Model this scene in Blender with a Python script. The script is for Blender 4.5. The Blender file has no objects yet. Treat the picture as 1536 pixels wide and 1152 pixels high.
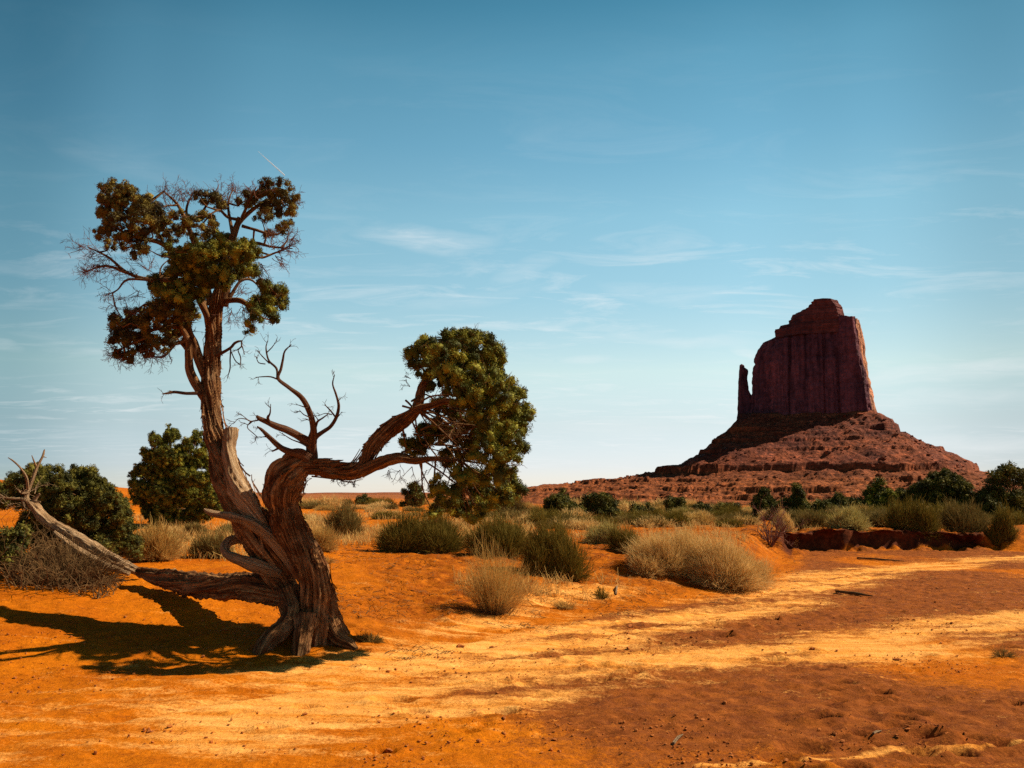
import bpy, math
import numpy as np
from mathutils import Vector

# ------------------------------------------------------------------ camera, sky, sun, exposure
F_PX = 1330.0                      # focal length in photograph pixels (1536 wide)
PITCH = math.atan((742 - 576) / F_PX)
EYE = np.array([0.0, 0.0, 1.6])
SUN_AZ, SUN_EL = 77.0, 44.0        # degrees; azimuth measured from +Y (view axis) towards +X
EXPOSURE = 0.55
SKY_STRENGTH = 0.13

scene = bpy.context.scene
col = scene.collection
scene.render.engine = 'CYCLES'
scene.cycles.max_bounces = 5
scene.cycles.diffuse_bounces = 3
scene.cycles.transmission_bounces = 3
scene.cycles.use_denoising = False
scene.view_settings.view_transform = 'Standard'
scene.view_settings.look = 'None'
scene.view_settings.gamma = 1.0
scene.view_settings.exposure = EXPOSURE

cam_d = bpy.data.cameras.new("camera")
cam = bpy.data.objects.new("camera", cam_d); col.objects.link(cam)
cam_d.sensor_width = 36.0
cam_d.lens = 36.0 * F_PX / 1536.0
cam_d.clip_start = 0.1
cam_d.clip_end = 60000.0
cam.location = EYE
cam.rotation_euler = (math.pi / 2 + PITCH, 0, 0)
scene.camera = cam


class NT:
    """small helper for writing node trees"""
    def __init__(s, tree):
        s.t = tree; s.n = tree.nodes; s.l = tree.links
    def node(s, typ, inputs=None, **props):
        nd = s.n.new(typ)
        for k, v in props.items(): setattr(nd, k, v)
        for k, v in (inputs or {}).items():
            if isinstance(v, bpy.types.NodeSocket): s.l.new(v, nd.inputs[k])
            else: nd.inputs[k].default_value = v
        return nd
    def math(s, op, a, b=0.0, c=0.0, clamp=False):
        nd = s.n.new('ShaderNodeMath'); nd.operation = op; nd.use_clamp = clamp
        for i, v in enumerate((a, b, c)):
            if isinstance(v, bpy.types.NodeSocket): s.l.new(v, nd.inputs[i])
            else: nd.inputs[i].default_value = v
        return nd.outputs[0]
    def mix(s, f, a, b, blend='MIX'):
        nd = s.n.new('ShaderNodeMix'); nd.data_type = 'RGBA'; nd.blend_type = blend
        for i, v in ((0, f), (6, a), (7, b)):
            if isinstance(v, bpy.types.NodeSocket): s.l.new(v, nd.inputs[i])
            elif i == 0: nd.inputs[0].default_value = v
            else: nd.inputs[i].default_value = (*v, 1.0) if len(v) == 3 else v
        return nd.outputs[2]
    def ramp(s, f, stops, interp='LINEAR'):
        nd = s.n.new('ShaderNodeValToRGB'); cr = nd.color_ramp; cr.interpolation = interp
        while len(cr.elements) < len(stops): cr.elements.new(0.5)
        for e, (p, c) in zip(cr.elements, stops):
            e.position = p; e.color = (*c, 1.0) if hasattr(c, '__len__') else (c, c, c, 1.0)
        s.l.new(f, nd.inputs[0]); return nd.outputs[0]
    def noise(s, vec, scale, detail=4.0, rough=0.55, dist=0.0):
        nd = s.node('ShaderNodeTexNoise', {'Vector': vec, 'Scale': scale, 'Detail': detail, 'Roughness': rough, 'Distortion': dist})
        return nd.outputs[0]
    def scale(s, vec, v):
        nd = s.n.new('ShaderNodeVectorMath'); nd.operation = 'MULTIPLY'
        s.l.new(vec, nd.inputs[0]); nd.inputs[1].default_value = v
        return nd.outputs[0]


def build_world():
    w = bpy.data.worlds.new("World"); scene.world = w; w.use_nodes = True
    t = NT(w.node_tree); t.n.clear()
    sky = t.n.new('ShaderNodeTexSky'); sky.sky_type = 'NISHITA'; sky.sun_disc = False
    sky.sun_elevation = math.radians(SUN_EL); sky.sun_rotation = math.radians(SUN_AZ)
    sky.altitude = 1800; sky.air_density = 1.0; sky.dust_density = 0.8; sky.ozone_density = 1.6
    tc = t.node('ShaderNodeTexCoord'); d = tc.outputs['Generated']
    sx = t.node('ShaderNodeSeparateXYZ', {0: d})
    X, Y, Z = sx.outputs
    # pale horizon, deep zenith; upper dome darkened further to cut the fill light
    tint = t.ramp(Z, [(0.000, (0.709, 0.652, 0.726)), (0.031, (0.731, 0.663, 0.729)), (0.076, (0.868, 0.743, 0.655)), (0.136, (1.168, 1.004, 0.720)), (0.217, (0.964, 1.049, 0.794)), (0.302, (0.907, 1.123, 0.850)), (0.375, (0.675, 1.004, 0.805)), (0.451, (0.522, 0.907, 0.737)), (0.503, (0.327, 0.720, 0.612)), (0.660, (0.140, 0.300, 0.290)), (0.800, (0.050, 0.110, 0.120)), (1.000, (0.030, 0.065, 0.085))])
    base = t.mix(1.0, t.mix(1.0, sky.outputs[0], (1.0, 1.0, 0.985), 'MULTIPLY'), tint, 'MULTIPLY')
    # vignette-like darkening put into the sky colour towards its left and right sides
    azs = t.math('ARCTAN2', X, Y)
    side = t.ramp(t.math('ADD', t.math('MULTIPLY', azs, 0.5), 0.5), [(0.10, (0.34, 0.44, 0.48)), (0.235, (0.46, 0.58, 0.62)), (0.30, (0.76, 0.82, 0.84)), (0.37, (0.96, 0.98, 0.98)), (0.50, (1, 1, 1)), (0.62, (0.97, 0.97, 0.97)), (0.69, (0.86, 0.87, 0.87)), (0.77, (0.62, 0.65, 0.66))], 'EASE')
    base = t.mix(1.0, base, side, 'MULTIPLY')
    # thin cirrus on a flat layer high above
    zz = t.math('ADD', t.math('MAXIMUM', Z, 0.0), 0.06)
    px = t.math('DIVIDE', X, zz); py = t.math('DIVIDE', Y, zz)
    pv = t.node('ShaderNodeCombineXYZ', {0: px, 1: py}).outputs[0]
    n1 = t.noise(t.scale(pv, (0.8, 1.7, 1)), 2.3, 9, 0.66, 0.8)
    n2 = t.noise(t.scale(pv, (0.25, 0.5, 1)), 0.9, 3, 0.5)
    c1 = t.ramp(n1, [(0.50, 0.0), (0.76, 1.0)])
    c2 = t.ramp(n2, [(0.38, 0.0), (0.60, 1.0)])
    el = t.ramp(Z, [(0.0, 0.5), (0.05, 1.0), (0.22, 0.9), (0.33, 0.25), (0.5, 0.0)])
    cm = t.math('MULTIPLY', t.math('MULTIPLY', c1, c2), el)
    # a few longer streaks: (azimuth, elevation, half-width, half-height) in radians
    az = t.math('ARCTAN2', X, Y); ea = t.math('ARCSINE', Z)
    nn = t.noise(t.scale(d, (9, 9, 60)), 1.6, 6, 0.65, 0.8)
    wob = t.noise(t.scale(d, (7, 7, 7)), 1.0, 3, 0.5)
    eaw = t.math('ADD', ea, t.math('MULTIPLY', t.math('SUBTRACT', wob, 0.5), 0.05))
    for (a0, e0, wa, we, k, tilt) in STREAKS:
        u = t.math('DIVIDE', t.math('SUBTRACT', az, a0), wa)
        e1 = t.math('ADD', t.math('SUBTRACT', eaw, e0), t.math('MULTIPLY', t.math('SUBTRACT', az, a0), tilt))
        v = t.math('DIVIDE', e1, we)
        r = t.math('ADD', t.math('MULTIPLY', u, u), t.math('MULTIPLY', v, v))
        g = t.math('SUBTRACT', 1.0, r, clamp=True)
        g = t.math('MULTIPLY', g, t.ramp(nn, [(0.3, 0.15), (0.68, 1.0)]))
        cm = t.math('MAXIMUM', cm, t.math('MULTIPLY', g, k))
    lum = t.ramp(Z, [(0.0, (9.5, 9.4, 9.2)), (0.3, (9.0, 9.3, 9.4)), (1, (7, 8, 8))])
    nd = t.n.new('ShaderNodeRGB'); nd.outputs[0].default_value = (5.0, 5.05, 5.05, 1)
    out = t.mix(t.math('MULTIPLY', cm, 0.62), base, nd.outputs[0])
    bg = t.node('ShaderNodeBackground', {'Color': out, 'Strength': SKY_STRENGTH})
    wo = t.node('ShaderNodeOutputWorld'); t.l.new(bg.outputs[0], wo.inputs[0])


def px_ray(px, py):
    """direction (not normalised, forward component per unit depth) through photograph pixel"""
    c, s = math.cos(PITCH), math.sin(PITCH)
    a = (np.asarray(px, float) - 768) / F_PX; b = (576 - np.asarray(py, float)) / F_PX
    return np.stack([a + 0 * b, c - s * b + 0 * a, s + c * b + 0 * a], -1)


def P(px, py, depth):
    """point at forward distance depth (metres along +Y) seen at that pixel: used to trace real-size things"""
    d = px_ray(px, py)
    return EYE + d * (np.asarray(depth, float) / d[..., 1])[..., None]


def az_el(px, py):
    d = px_ray(px, py); return float(math.atan2(d[0], d[1])), float(math.asin(d[2] / np.linalg.norm(d)))


STREAKS = []
for (x, y, wx, wy, k, tl) in [(640, 362, 125, 20, 0.62, 0.06), (790, 408, 60, 14, 0.35, -0.2), (1000, 437, 110, 18, 0.38, 0.08),
                              (1010, 512, 150, 12, 0.40, 0.05), (1118, 528, 26, 10, 0.55, 0.3), (1460, 556, 190, 17, 0.60, -0.02),
                              (190, 243, 110, 20, 0.12, 0.10), (1420, 600, 150, 14, 0.35, 0.02), (880, 540, 45, 8, 0.4, 0.1),
                              (930, 640, 160, 16, 0.30, 0.0), (1480, 665, 120, 12, 0.5, 0.0), (80, 400, 130, 14, 0.22, -0.1),
                              (700, 450, 120, 14, 0.25, -0.15), (130, 528, 60, 7, 0.35, 0.05), (10, 518, 24, 8, 0.4, 0)]:
    a0, e0 = az_el(x, y)
    STREAKS.append((a0, e0, wx / F_PX, wy / F_PX, k, tl))
build_world()

sun_d = bpy.data.lights.new("sun", 'SUN'); sun_d.energy = 5.0; sun_d.angle = math.radians(0.5)
sun_d.color = (1.0, 0.86, 0.66)
sun = bpy.data.objects.new("sun", sun_d); col.objects.link(sun)
SD = Vector((math.sin(math.radians(SUN_AZ)) * math.cos(math.radians(SUN_EL)),
             math.cos(math.radians(SUN_AZ)) * math.cos(math.radians(SUN_EL)), math.sin(math.radians(SUN_EL))))
sun.rotation_euler = SD.to_track_quat('Z', 'Y').to_euler()
sun.location = (60, 10, 60)

# ------------------------------------------------------------------ numpy noise
def _hash(ix, iy, iz, seed):
    with np.errstate(over='ignore'):
        h = (ix.astype(np.uint32) * np.uint32(374761393) + iy.astype(np.uint32) * np.uint32(668265263)
             + iz.astype(np.uint32) * np.uint32(2147483647 - 58) + np.uint32(seed * 974711 + 12345))
        h = (h ^ (h >> np.uint32(13))) * np.uint32(1274126177)
        h = h ^ (h >> np.uint32(16))
    return h.astype(np.float64) / 4294967295.0 * 2 - 1


def vnoise(x, y, z=0.0, seed=0):
    x, y, z = np.broadcast_arrays(np.asarray(x, float), np.asarray(y, float), np.asarray(z, float))
    xi, yi, zi = np.floor(x), np.floor(y), np.floor(z)
    fx, fy, fz = x - xi, y - yi, z - zi
    fx = fx * fx * fx * (fx * (fx * 6 - 15) + 10); fy = fy * fy * fy * (fy * (fy * 6 - 15) + 10); fz = fz * fz * fz * (fz * (fz * 6 - 15) + 10)
    xi, yi, zi = xi.astype(np.int64), yi.astype(np.int64), zi.astype(np.int64)
    r = 0
    for a in (0, 1):
        wx = fx if a else 1 - fx
        for b in (0, 1):
            wy = fy if b else 1 - fy
            for c in (0, 1):
                wz = fz if c else 1 - fz
                r = r + wx * wy * wz * _hash(xi + a, yi + b, zi + c, seed)
    return r


def fbm(x, y, z=0.0, octaves=4, seed=0, gain=0.5):
    r, a, f, tot = 0, 1.0, 1.0, 0
    for o in range(octaves):
        r = r + a * vnoise(np.asarray(x) * f, np.asarray(y) * f, np.asarray(z) * f, seed + o * 17); tot += a
        a *= gain; f *= 2.03
    return r / tot


def sstep(a, b, x):
    t = np.clip((np.asarray(x, float) - a) / (b - a), 0, 1); return t * t * (3 - 2 * t)

# ------------------------------------------------------------------ mesh helpers
class MB:
    """collects vertices, faces and two point attributes, and links ONE mesh object"""
    def __init__(s):
        s.v = []; s.f = []; s.a = []; s.n = 0
    def add(s, v, f, a=None):
        v = np.asarray(v, float).reshape(-1, 3); f = np.asarray(f, int)
        s.v.append(v); s.f.append(f + s.n)
        s.a.append(np.zeros((len(v), 3)) if a is None else np.asarray(a, float).reshape(-1, 3))
        s.n += len(v)
    def empty(s): return s.n == 0
    def build(s, name, mat, parent=None, smooth=True, origin=None):
        v = np.concatenate(s.v) if s.v else np.zeros((0, 3)); a = np.concatenate(s.a) if s.a else np.zeros((0, 3))
        off = np.zeros(3) if origin is None else np.asarray(origin, float)
        me = bpy.data.meshes.new(name)
        me.vertices.add(len(v)); me.vertices.foreach_set('co', (v - off).ravel())
        idx = np.concatenate([f.ravel() for f in s.f]); cnt = np.concatenate([np.full(len(f), f.shape[1]) for f in s.f])
        me.loops.add(len(idx)); me.loops.foreach_set('vertex_index', idx)
        st = np.concatenate([[0], np.cumsum(cnt)[:-1]])
        me.polygons.add(len(cnt)); me.polygons.foreach_set('loop_start', st)
        me.update(calc_edges=True)
        me.polygons.foreach_set('use_smooth', np.full(len(cnt), smooth))
        at = me.attributes.new('info', 'FLOAT_VECTOR', 'POINT'); at.data.foreach_set('vector', a.ravel())
        for m in (mat if isinstance(mat, (list, tuple)) else [mat]): me.materials.append(m)
        o = bpy.data.objects.new(name, me); col.objects.link(o)
        o.location = off
        if parent is not None:
            o.parent = parent
            o.location = off - np.array(parent.location)
        return o


def tag(o, label=None, cat=None, group=None, kind=None):
    for k, v in (('label', label), ('category', cat), ('group', group), ('kind', kind)):
        if v: o[k] = v
    return o


def empty(name, loc, label, cat, group=None):
    o = bpy.data.objects.new(name, None); col.objects.link(o); o.location = loc
    o.empty_display_size = 0.3
    return tag(o, label, cat, group)


def copy_thing(o):
    c = o.copy(); col.objects.link(c)
    for ch in o.children:
        k = ch.copy(); col.objects.link(k); k.parent = c
        for g in ch.children:
            q = g.copy(); col.objects.link(q); q.parent = k
    return c


def catmull(pts, rad, step):
    pts = np.asarray(pts, float); rad = np.asarray(rad, float)
    if len(pts) < 2: raise ValueError
    p = np.vstack([2 * pts[0] - pts[1], pts, 2 * pts[-1] - pts[-2]])
    op, orr = [], []
    for i in range(len(pts) - 1):
        n = max(1, int(np.linalg.norm(pts[i + 1] - pts[i]) / step))
        t = np.linspace(0, 1, n, endpoint=False)[:, None]
        a, b, c, d = p[i], p[i + 1], p[i + 2], p[i + 3]
        op.append(0.5 * (2 * b + (c - a) * t + (2 * a - 5 * b + 4 * c - d) * t ** 2 + (3 * b - a - 3 * c + d) * t ** 3))
        orr.append(rad[i] + (rad[i + 1] - rad[i]) * (t[:, 0] ** 2 * (3 - 2 * t[:, 0])))
    op.append(pts[-1:]); orr.append(rad[-1:])
    return np.vstack(op), np.concatenate(orr)


def tube(mb, pts, rad, n=16, step=0.03, ridge=0.0, lump=0.0, twist=0.6, seed=0, tone=0.0, k=3.0, jagged=False):
    """a swept limb with fibrous ridges that twist along it; info = (around, around, along) for the bark shader"""
    C, R = catmull(pts, rad, step)
    m = len(C)
    T = np.gradient(C, axis=0); T /= np.linalg.norm(T, axis=1)[:, None] + 1e-9
    up = np.array([0, -1.0, 0.15]) if abs(T[0][1]) < 0.9 else np.array([1.0, 0, 0])
    N = np.zeros_like(C); N[0] = up - T[0] * (up @ T[0]); N[0] /= np.linalg.norm(N[0])
    for i in range(1, m):
        w = N[i - 1] - T[i] * (N[i - 1] @ T[i]); N[i] = w / (np.linalg.norm(w) + 1e-9)
    B = np.cross(T, N)
    s = np.concatenate([[0], np.cumsum(np.linalg.norm(np.diff(C, axis=0), axis=1))])
    ph = np.linspace(0, 2 * math.pi, n, endpoint=False)
    PH, S = np.meshgrid(ph, s)
    a = PH + twist * S
    rr = R[:, None] * np.ones_like(PH)
    if ridge > 0:
        q = 1 - np.abs(vnoise(np.cos(a) * k, np.sin(a) * k, S * 1.6, seed)) * 2
        q2 = vnoise(np.cos(a) * k * 2.6, np.sin(a) * k * 2.6, S * 3.0, seed + 5)
        q3 = np.sqrt(np.abs(vnoise(np.cos(a) * k * 5.5, np.sin(a) * k * 5.5, S * 4.5, seed + 7))) if n >= 60 else 0.5
        rr = rr * (1 + ridge * (q * 0.85 + q2 * 0.7 + (q3 - 0.5) * 0.9 - 0.45))
    if lump > 0:
        rr = rr * (1 + lump * vnoise(np.cos(PH) * 1.3, np.sin(PH) * 1.3, S * 4.0, seed + 9))
    V = C[:, None, :] + (np.cos(PH)[..., None] * N[:, None, :] + np.sin(PH)[..., None] * B[:, None, :]) * rr[..., None]
    if jagged:
        jv = np.abs(vnoise(np.cos(ph) * 4, np.sin(ph) * 4, 3.3, seed + 31))[:, None]
        V[0] = V[0] - T[0] * jv * R[0] * 1.1
    i = np.arange(m - 1)[:, None] * n; j = np.arange(n)[None, :]; jn = (j + 1) % n
    F = np.stack([i + j, i + jn, i + n + jn, i + n + j], -1).reshape(-1, 4)
    A = np.stack([np.cos(a), np.sin(a), S + tone * 100], -1)
    mb.add(V.reshape(-1, 3), F, A.reshape(-1, 3))
    # caps
    for ring, c in ((0, C[0]), (m - 1, C[-1])):
        vv = np.vstack([V[ring], c[None]]); jj = np.arange(n)
        fc = np.stack([jj, (jj + 1) % n, np.full(n, n)], -1)
        if ring == 0: fc = fc[:, ::-1]
        mb.add(vv, fc, np.vstack([A[ring], [[0, 0, S[ring, 0] + tone * 100]]]))


def twig(mb, p, d, length, r, depth, rng, spread=0.7, droop=0.0, nsub=(2, 4), wig=0.22):
    """recursive bare twig of thin tapering tubes"""
    d = d / (np.linalg.norm(d) + 1e-9)
    k = 5
    pts = [np.array(p, float)]
    for i in range(k):
        d = d + rng.normal(0, wig, 3) + np.array([0, 0, -droop]); d /= np.linalg.norm(d)
        pts.append(pts[-1] + d * length / k)
    tube(mb, pts, np.linspace(r, max(r * 0.3, 0.0012), k + 1), n=4 if r < 0.006 else 6, step=10)
    if depth <= 0: return
    for _ in range(rng.integers(nsub[0], nsub[1] + 1)):
        i = rng.integers(1, k + 1)
        dd = (pts[i] - pts[i - 1]); dd /= np.linalg.norm(dd) + 1e-9
        dd = dd + rng.normal(0, spread, 3)
        twig(mb, pts[i], dd, length * rng.uniform(0.45, 0.7), max(r * 0.55, 0.0015), depth - 1, rng, spread, droop, nsub, wig)


def rdir(rng, n):
    v = rng.normal(0, 1, (n, 3)); return v / np.linalg.norm(v, axis=1)[:, None]


def blades(mb, base, d, length, width, rng, info=None, side=None):
    """n rhombic blades from base along d"""
    n = len(base)
    if side is None: side = np.cross(d, rdir(rng, n))
    side = side / (np.linalg.norm(side, axis=1)[:, None] + 1e-9)
    length = np.broadcast_to(length, n)[:, None]; width = np.broadcast_to(width, n)[:, None]
    m = base + d * length * 0.5
    V = np.stack([base, m + side * width * 0.5, base + d * length, m - side * width * 0.5], 1)
    F = np.arange(n * 4).reshape(n, 4)
    A = np.zeros((n, 4, 3)); A[:, 2, 0] = 1; A[:, 1, 0] = A[:, 3, 0] = 0.5
    if info is not None: A[:, :, 1] = info[:, None]
    mb.add(V.reshape(-1, 3), F, A.reshape(-1, 3))


def ribbons(mb, pts, width, rng, rnd):
    """pts (n, k, 3): thin tapering strips; info = (root..tip, random per strip, 0)"""
    n, k, _ = pts.shape
    d = pts[:, -1] - pts[:, 0]; side = np.cross(d, rdir(rng, n)); side /= np.linalg.norm(side, axis=1)[:, None] + 1e-9
    t = np.linspace(0, 1, k)
    w = (np.broadcast_to(width, n)[:, None] * (1 - 0.65 * t)[None, :])[..., None] * 0.5
    V = np.stack([pts - side[:, None, :] * w, pts + side[:, None, :] * w], 2)        # n,k,2,3
    b = (np.arange(n) * k * 2)[:, None]; j = np.arange(k - 1)[None, :] * 2
    F_ = np.stack([b + j, b + j + 1, b + j + 3, b + j + 2], -1).reshape(-1, 4)
    A = np.zeros((n, k, 2, 3)); A[..., 0] = t[None, :, None]; A[..., 1] = rnd[:, None, None]
    mb.add(V.reshape(-1, 3), F_, A.reshape(-1, 3))


def stones(mb, pts, r, rng, flatten=0.6):
    """small irregular blocks (deformed icosahedra)"""
    g = (1 + 5 ** 0.5) / 2
    v = np.array([(-1, g, 0), (1, g, 0), (-1, -g, 0), (1, -g, 0), (0, -1, g), (0, 1, g), (0, -1, -g), (0, 1, -g), (g, 0, -1), (g, 0, 1), (-g, 0, -1), (-g, 0, 1)]) / 1.9
    f = np.array([(0, 11, 5), (0, 5, 1), (0, 1, 7), (0, 7, 10), (0, 10, 11), (1, 5, 9), (5, 11, 4), (11, 10, 2), (10, 7, 6), (7, 1, 8), (3, 9, 4), (3, 4, 2), (3, 2, 6), (3, 6, 8), (3, 8, 9), (4, 9, 5), (2, 4, 11), (6, 2, 10), (8, 6, 7), (9, 8, 1)])
    n = len(pts)
    q = v[None] * rng.uniform(0.6, 1.25, (n, 12, 1)) * rng.uniform(0.6, 1.3, (n, 1, 3)) * np.asarray(r)[:, None, None]
    a = rng.uniform(0, 6.283, n); c, s_ = np.cos(a)[:, None], np.sin(a)[:, None]
    q = np.stack([q[..., 0] * c - q[..., 1] * s_, q[..., 0] * s_ + q[..., 1] * c, q[..., 2] * flatten], -1)
    F_ = (f[None] + (np.arange(n) * 12)[:, None, None]).reshape(-1, 3)
    mb.add((q + np.asarray(pts)[:, None, :]).reshape(-1, 3), F_)


def foliage(mb, lumps, rng, puff=0.05, density=1.0, per=14, blade=0.045, width=0.016, fill=0.5, core=0.78):
    """scale-leaf sprays: each lump (centre, radius) is covered with puffs of short blades"""
    for (c, R) in lumps:
        n = max(4, int(density * 14 * (R / 0.1) ** 2))
        dirs = rdir(rng, n)
        rr = R * (1 - fill * rng.random(n) ** 2.2) * (1 + 0.25 * vnoise(dirs[:, 0] * 1.7 + c[0] * 9, dirs[:, 1] * 1.7, dirs[:, 2] * 1.7 + c[2] * 9, 3))
        pc = c + dirs * rr[:, None] * np.array([1, 1, 0.9])
        pr = puff * rng.uniform(0.5, 1.3, n)
        m = n * per; rnd = rng.random(n)
        ci = np.repeat(np.arange(n), per)
        rad = rdir(rng, m) + dirs[ci] * 0.45 + np.array([0, 0, 0.15]); rad /= np.linalg.norm(rad, axis=1)[:, None]
        tan = np.cross(rad, rdir(rng, m)); tan /= np.linalg.norm(tan, axis=1)[:, None] + 1e-9
        bd = tan * 0.6 + rad * 0.75; bd /= np.linalg.norm(bd, axis=1)[:, None]
        b = pc[ci] + rad * (pr[ci] * rng.uniform(0.45, 0.9, m))[:, None]
        blades(mb, b, bd, pr[ci] * rng.uniform(0.6, 1.0, m) * blade / 0.045, width * rng.uniform(0.7, 1.3, m), rng,
               info=np.repeat(rnd, per), side=np.cross(bd, rad))
        stones(mb, pc, pr * core, rng, 1.0)
        mb.a[-1][:, 1] = np.repeat(rnd, 12); mb.a[-1][:, 0] = 0.3


# ------------------------------------------------------------------ materials
def new_mat(name):
    m = bpy.data.materials.new(name); m.use_nodes = True
    t = NT(m.node_tree)
    b = m.node_tree.nodes['Principled BSDF']
    b.inputs['Roughness'].default_value = 0.9
    b.inputs['Specular IOR Level'].default_value = 0.15
    return m, t, b


def mat_ground():
    m, t, b = new_mat('desert_sand')
    at = t.node('ShaderNodeAttribute', attribute_name='info')
    s = t.node('ShaderNodeSeparateXYZ', {0: at.outputs['Vector']}); pale, crust, dune = s.outputs
    tc = t.node('ShaderNodeTexCoord').outputs['Object']
    nb = t.noise(tc, 0.9, 6, 0.6); nm = t.noise(tc, 5.0, 6, 0.62); nf = t.noise(tc, 38.0, 5, 0.65)
    ng = t.noise(t.scale(tc, (1, 2.2, 1)), 160.0, 3, 0.6)
    b.inputs['Specular IOR Level'].default_value = 0.03
    sv = t.node('ShaderNodeMapping', {'Vector': tc, 'Rotation': (0, 0, -0.42), 'Scale': (0.35, 2.6, 1)}).outputs[0]
    ns = t.noise(sv, 2.0, 7, 0.68, 0.4)                      # wind and water streaks along the wash
    sand = t.mix(t.ramp(nb, [(0.35, 0.0), (0.65, 1.0)]), (0.60, 0.168, 0.005), (0.46, 0.110, 0.004))
    pcol = t.mix(t.ramp(ns, [(0.34, 0.0), (0.62, 1.0)]), (0.74, 0.255, 0.026), (0.90, 0.430, 0.110))
    ccol = t.mix(t.ramp(nm, [(0.35, 0.0), (0.65, 1.0)]), (0.335, 0.096, 0.017), (0.175, 0.047, 0.013))
    duc = t.mix(t.ramp(nm, [(0.34, 0.0), (0.62, 1.0)]), (0.54, 0.150, 0.009), (0.25, 0.056, 0.005))
    # ragged edges between the patches
    rag = t.math('ADD', t.math('ADD', t.math('MULTIPLY', t.math('SUBTRACT', nm, 0.5), 1.2), t.math('MULTIPLY', t.math('SUBTRACT', nf, 0.5), 1.1)), t.math('MULTIPLY', t.math('SUBTRACT', ns, 0.5), 1.5))
    fp = t.ramp(t.math('ADD', pale, rag), [(0.22, 0.0), (0.85, 1.0)])
    fc = t.ramp(t.math('SUBTRACT', crust, t.math('MULTIPLY', rag, 0.9)), [(0.25, 0.0), (0.75, 1.0)])
    c = t.mix(t.math('MINIMUM', dune, 1.0), sand, duc)
    c = t.mix(fc, c, ccol); c = t.mix(fp, c, pcol)
    c = t.mix(t.ramp(t.math('MULTIPLY', dune, 0.5), [(0.6, 0.0), (0.9, 1.0)]), c, t.mix(t.ramp(nm, [(0.4, 0.0), (0.6, 1.0)]), (0.13, 0.034, 0.012), (0.060, 0.018, 0.009)))  # near-black bank face: shade put into the colour
    yy = t.node('ShaderNodeSeparateXYZ', {0: tc}).outputs[1]
    c = t.mix(t.node('ShaderNodeMapRange', {0: yy, 1: 55.0, 2: 260.0}).outputs[0], c, t.mix(t.noise(t.scale(tc, (0.02, 0.012, 1)), 1.0, 5, 0.6), (0.20, 0.058, 0.020), (0.42, 0.150, 0.045)))
    fl = t.noise(t.node('ShaderNodeMapping', {'Vector': tc, 'Rotation': (0, 0, -0.25), 'Scale': (3.0, 10.0, 1)}).outputs[0], 1.6, 5, 0.6)
    flm = t.math('MULTIPLY', t.ramp(fl, [(0.60, 0.0), (0.66, 1.0)]), t.ramp(nb, [(0.42, 0.15), (0.6, 0.9)]))
    c = t.mix(flm, c, (0.30, 0.078, 0.010))                 # upturned flakes of dried crust
    grain = t.ramp(nf, [(0.27, (0.45, 0.38, 0.3)), (0.42, (0.9, 0.88, 0.85)), (0.55, (1, 1, 1)), (0.75, (1.18, 1.22, 1.25))])
    c = t.mix(0.75, c, grain, 'MULTIPLY')
    nc = t.noise(tc, 13.0, 5, 0.7)
    c = t.mix(t.math('SUBTRACT', 0.85, t.math('MULTIPLY', fp, 0.35)), c, t.ramp(nc, [(0.30, (0.50, 0.42, 0.34)), (0.44, (0.92, 0.9, 0.88)), (0.55, (1, 1, 1)), (0.70, (1.22, 1.25, 1.3))]), 'MULTIPLY')
    g2 = t.ramp(ng, [(0.30, (0.66, 0.60, 0.55)), (0.5, (1, 1, 1)), (0.72, (1.2, 1.22, 1.25))])
    c = t.mix(t.math('ADD', 0.35, t.math('MULTIPLY', fc, 0.5)), c, g2, 'MULTIPLY')
    t.l.new(c, b.inputs['Base Color'])
    h = t.math('ADD', t.math('ADD', t.math('MULTIPLY', nf, 0.6), t.math('MULTIPLY', ng, 0.3)), t.math('MULTIPLY', fl, 0.9))
    bp = t.node('ShaderNodeBump', {'Height': h, 'Distance': 0.03, 'Strength': 0.75})
    t.l.new(bp.outputs[0], b.inputs['Normal'])
    return m


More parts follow.
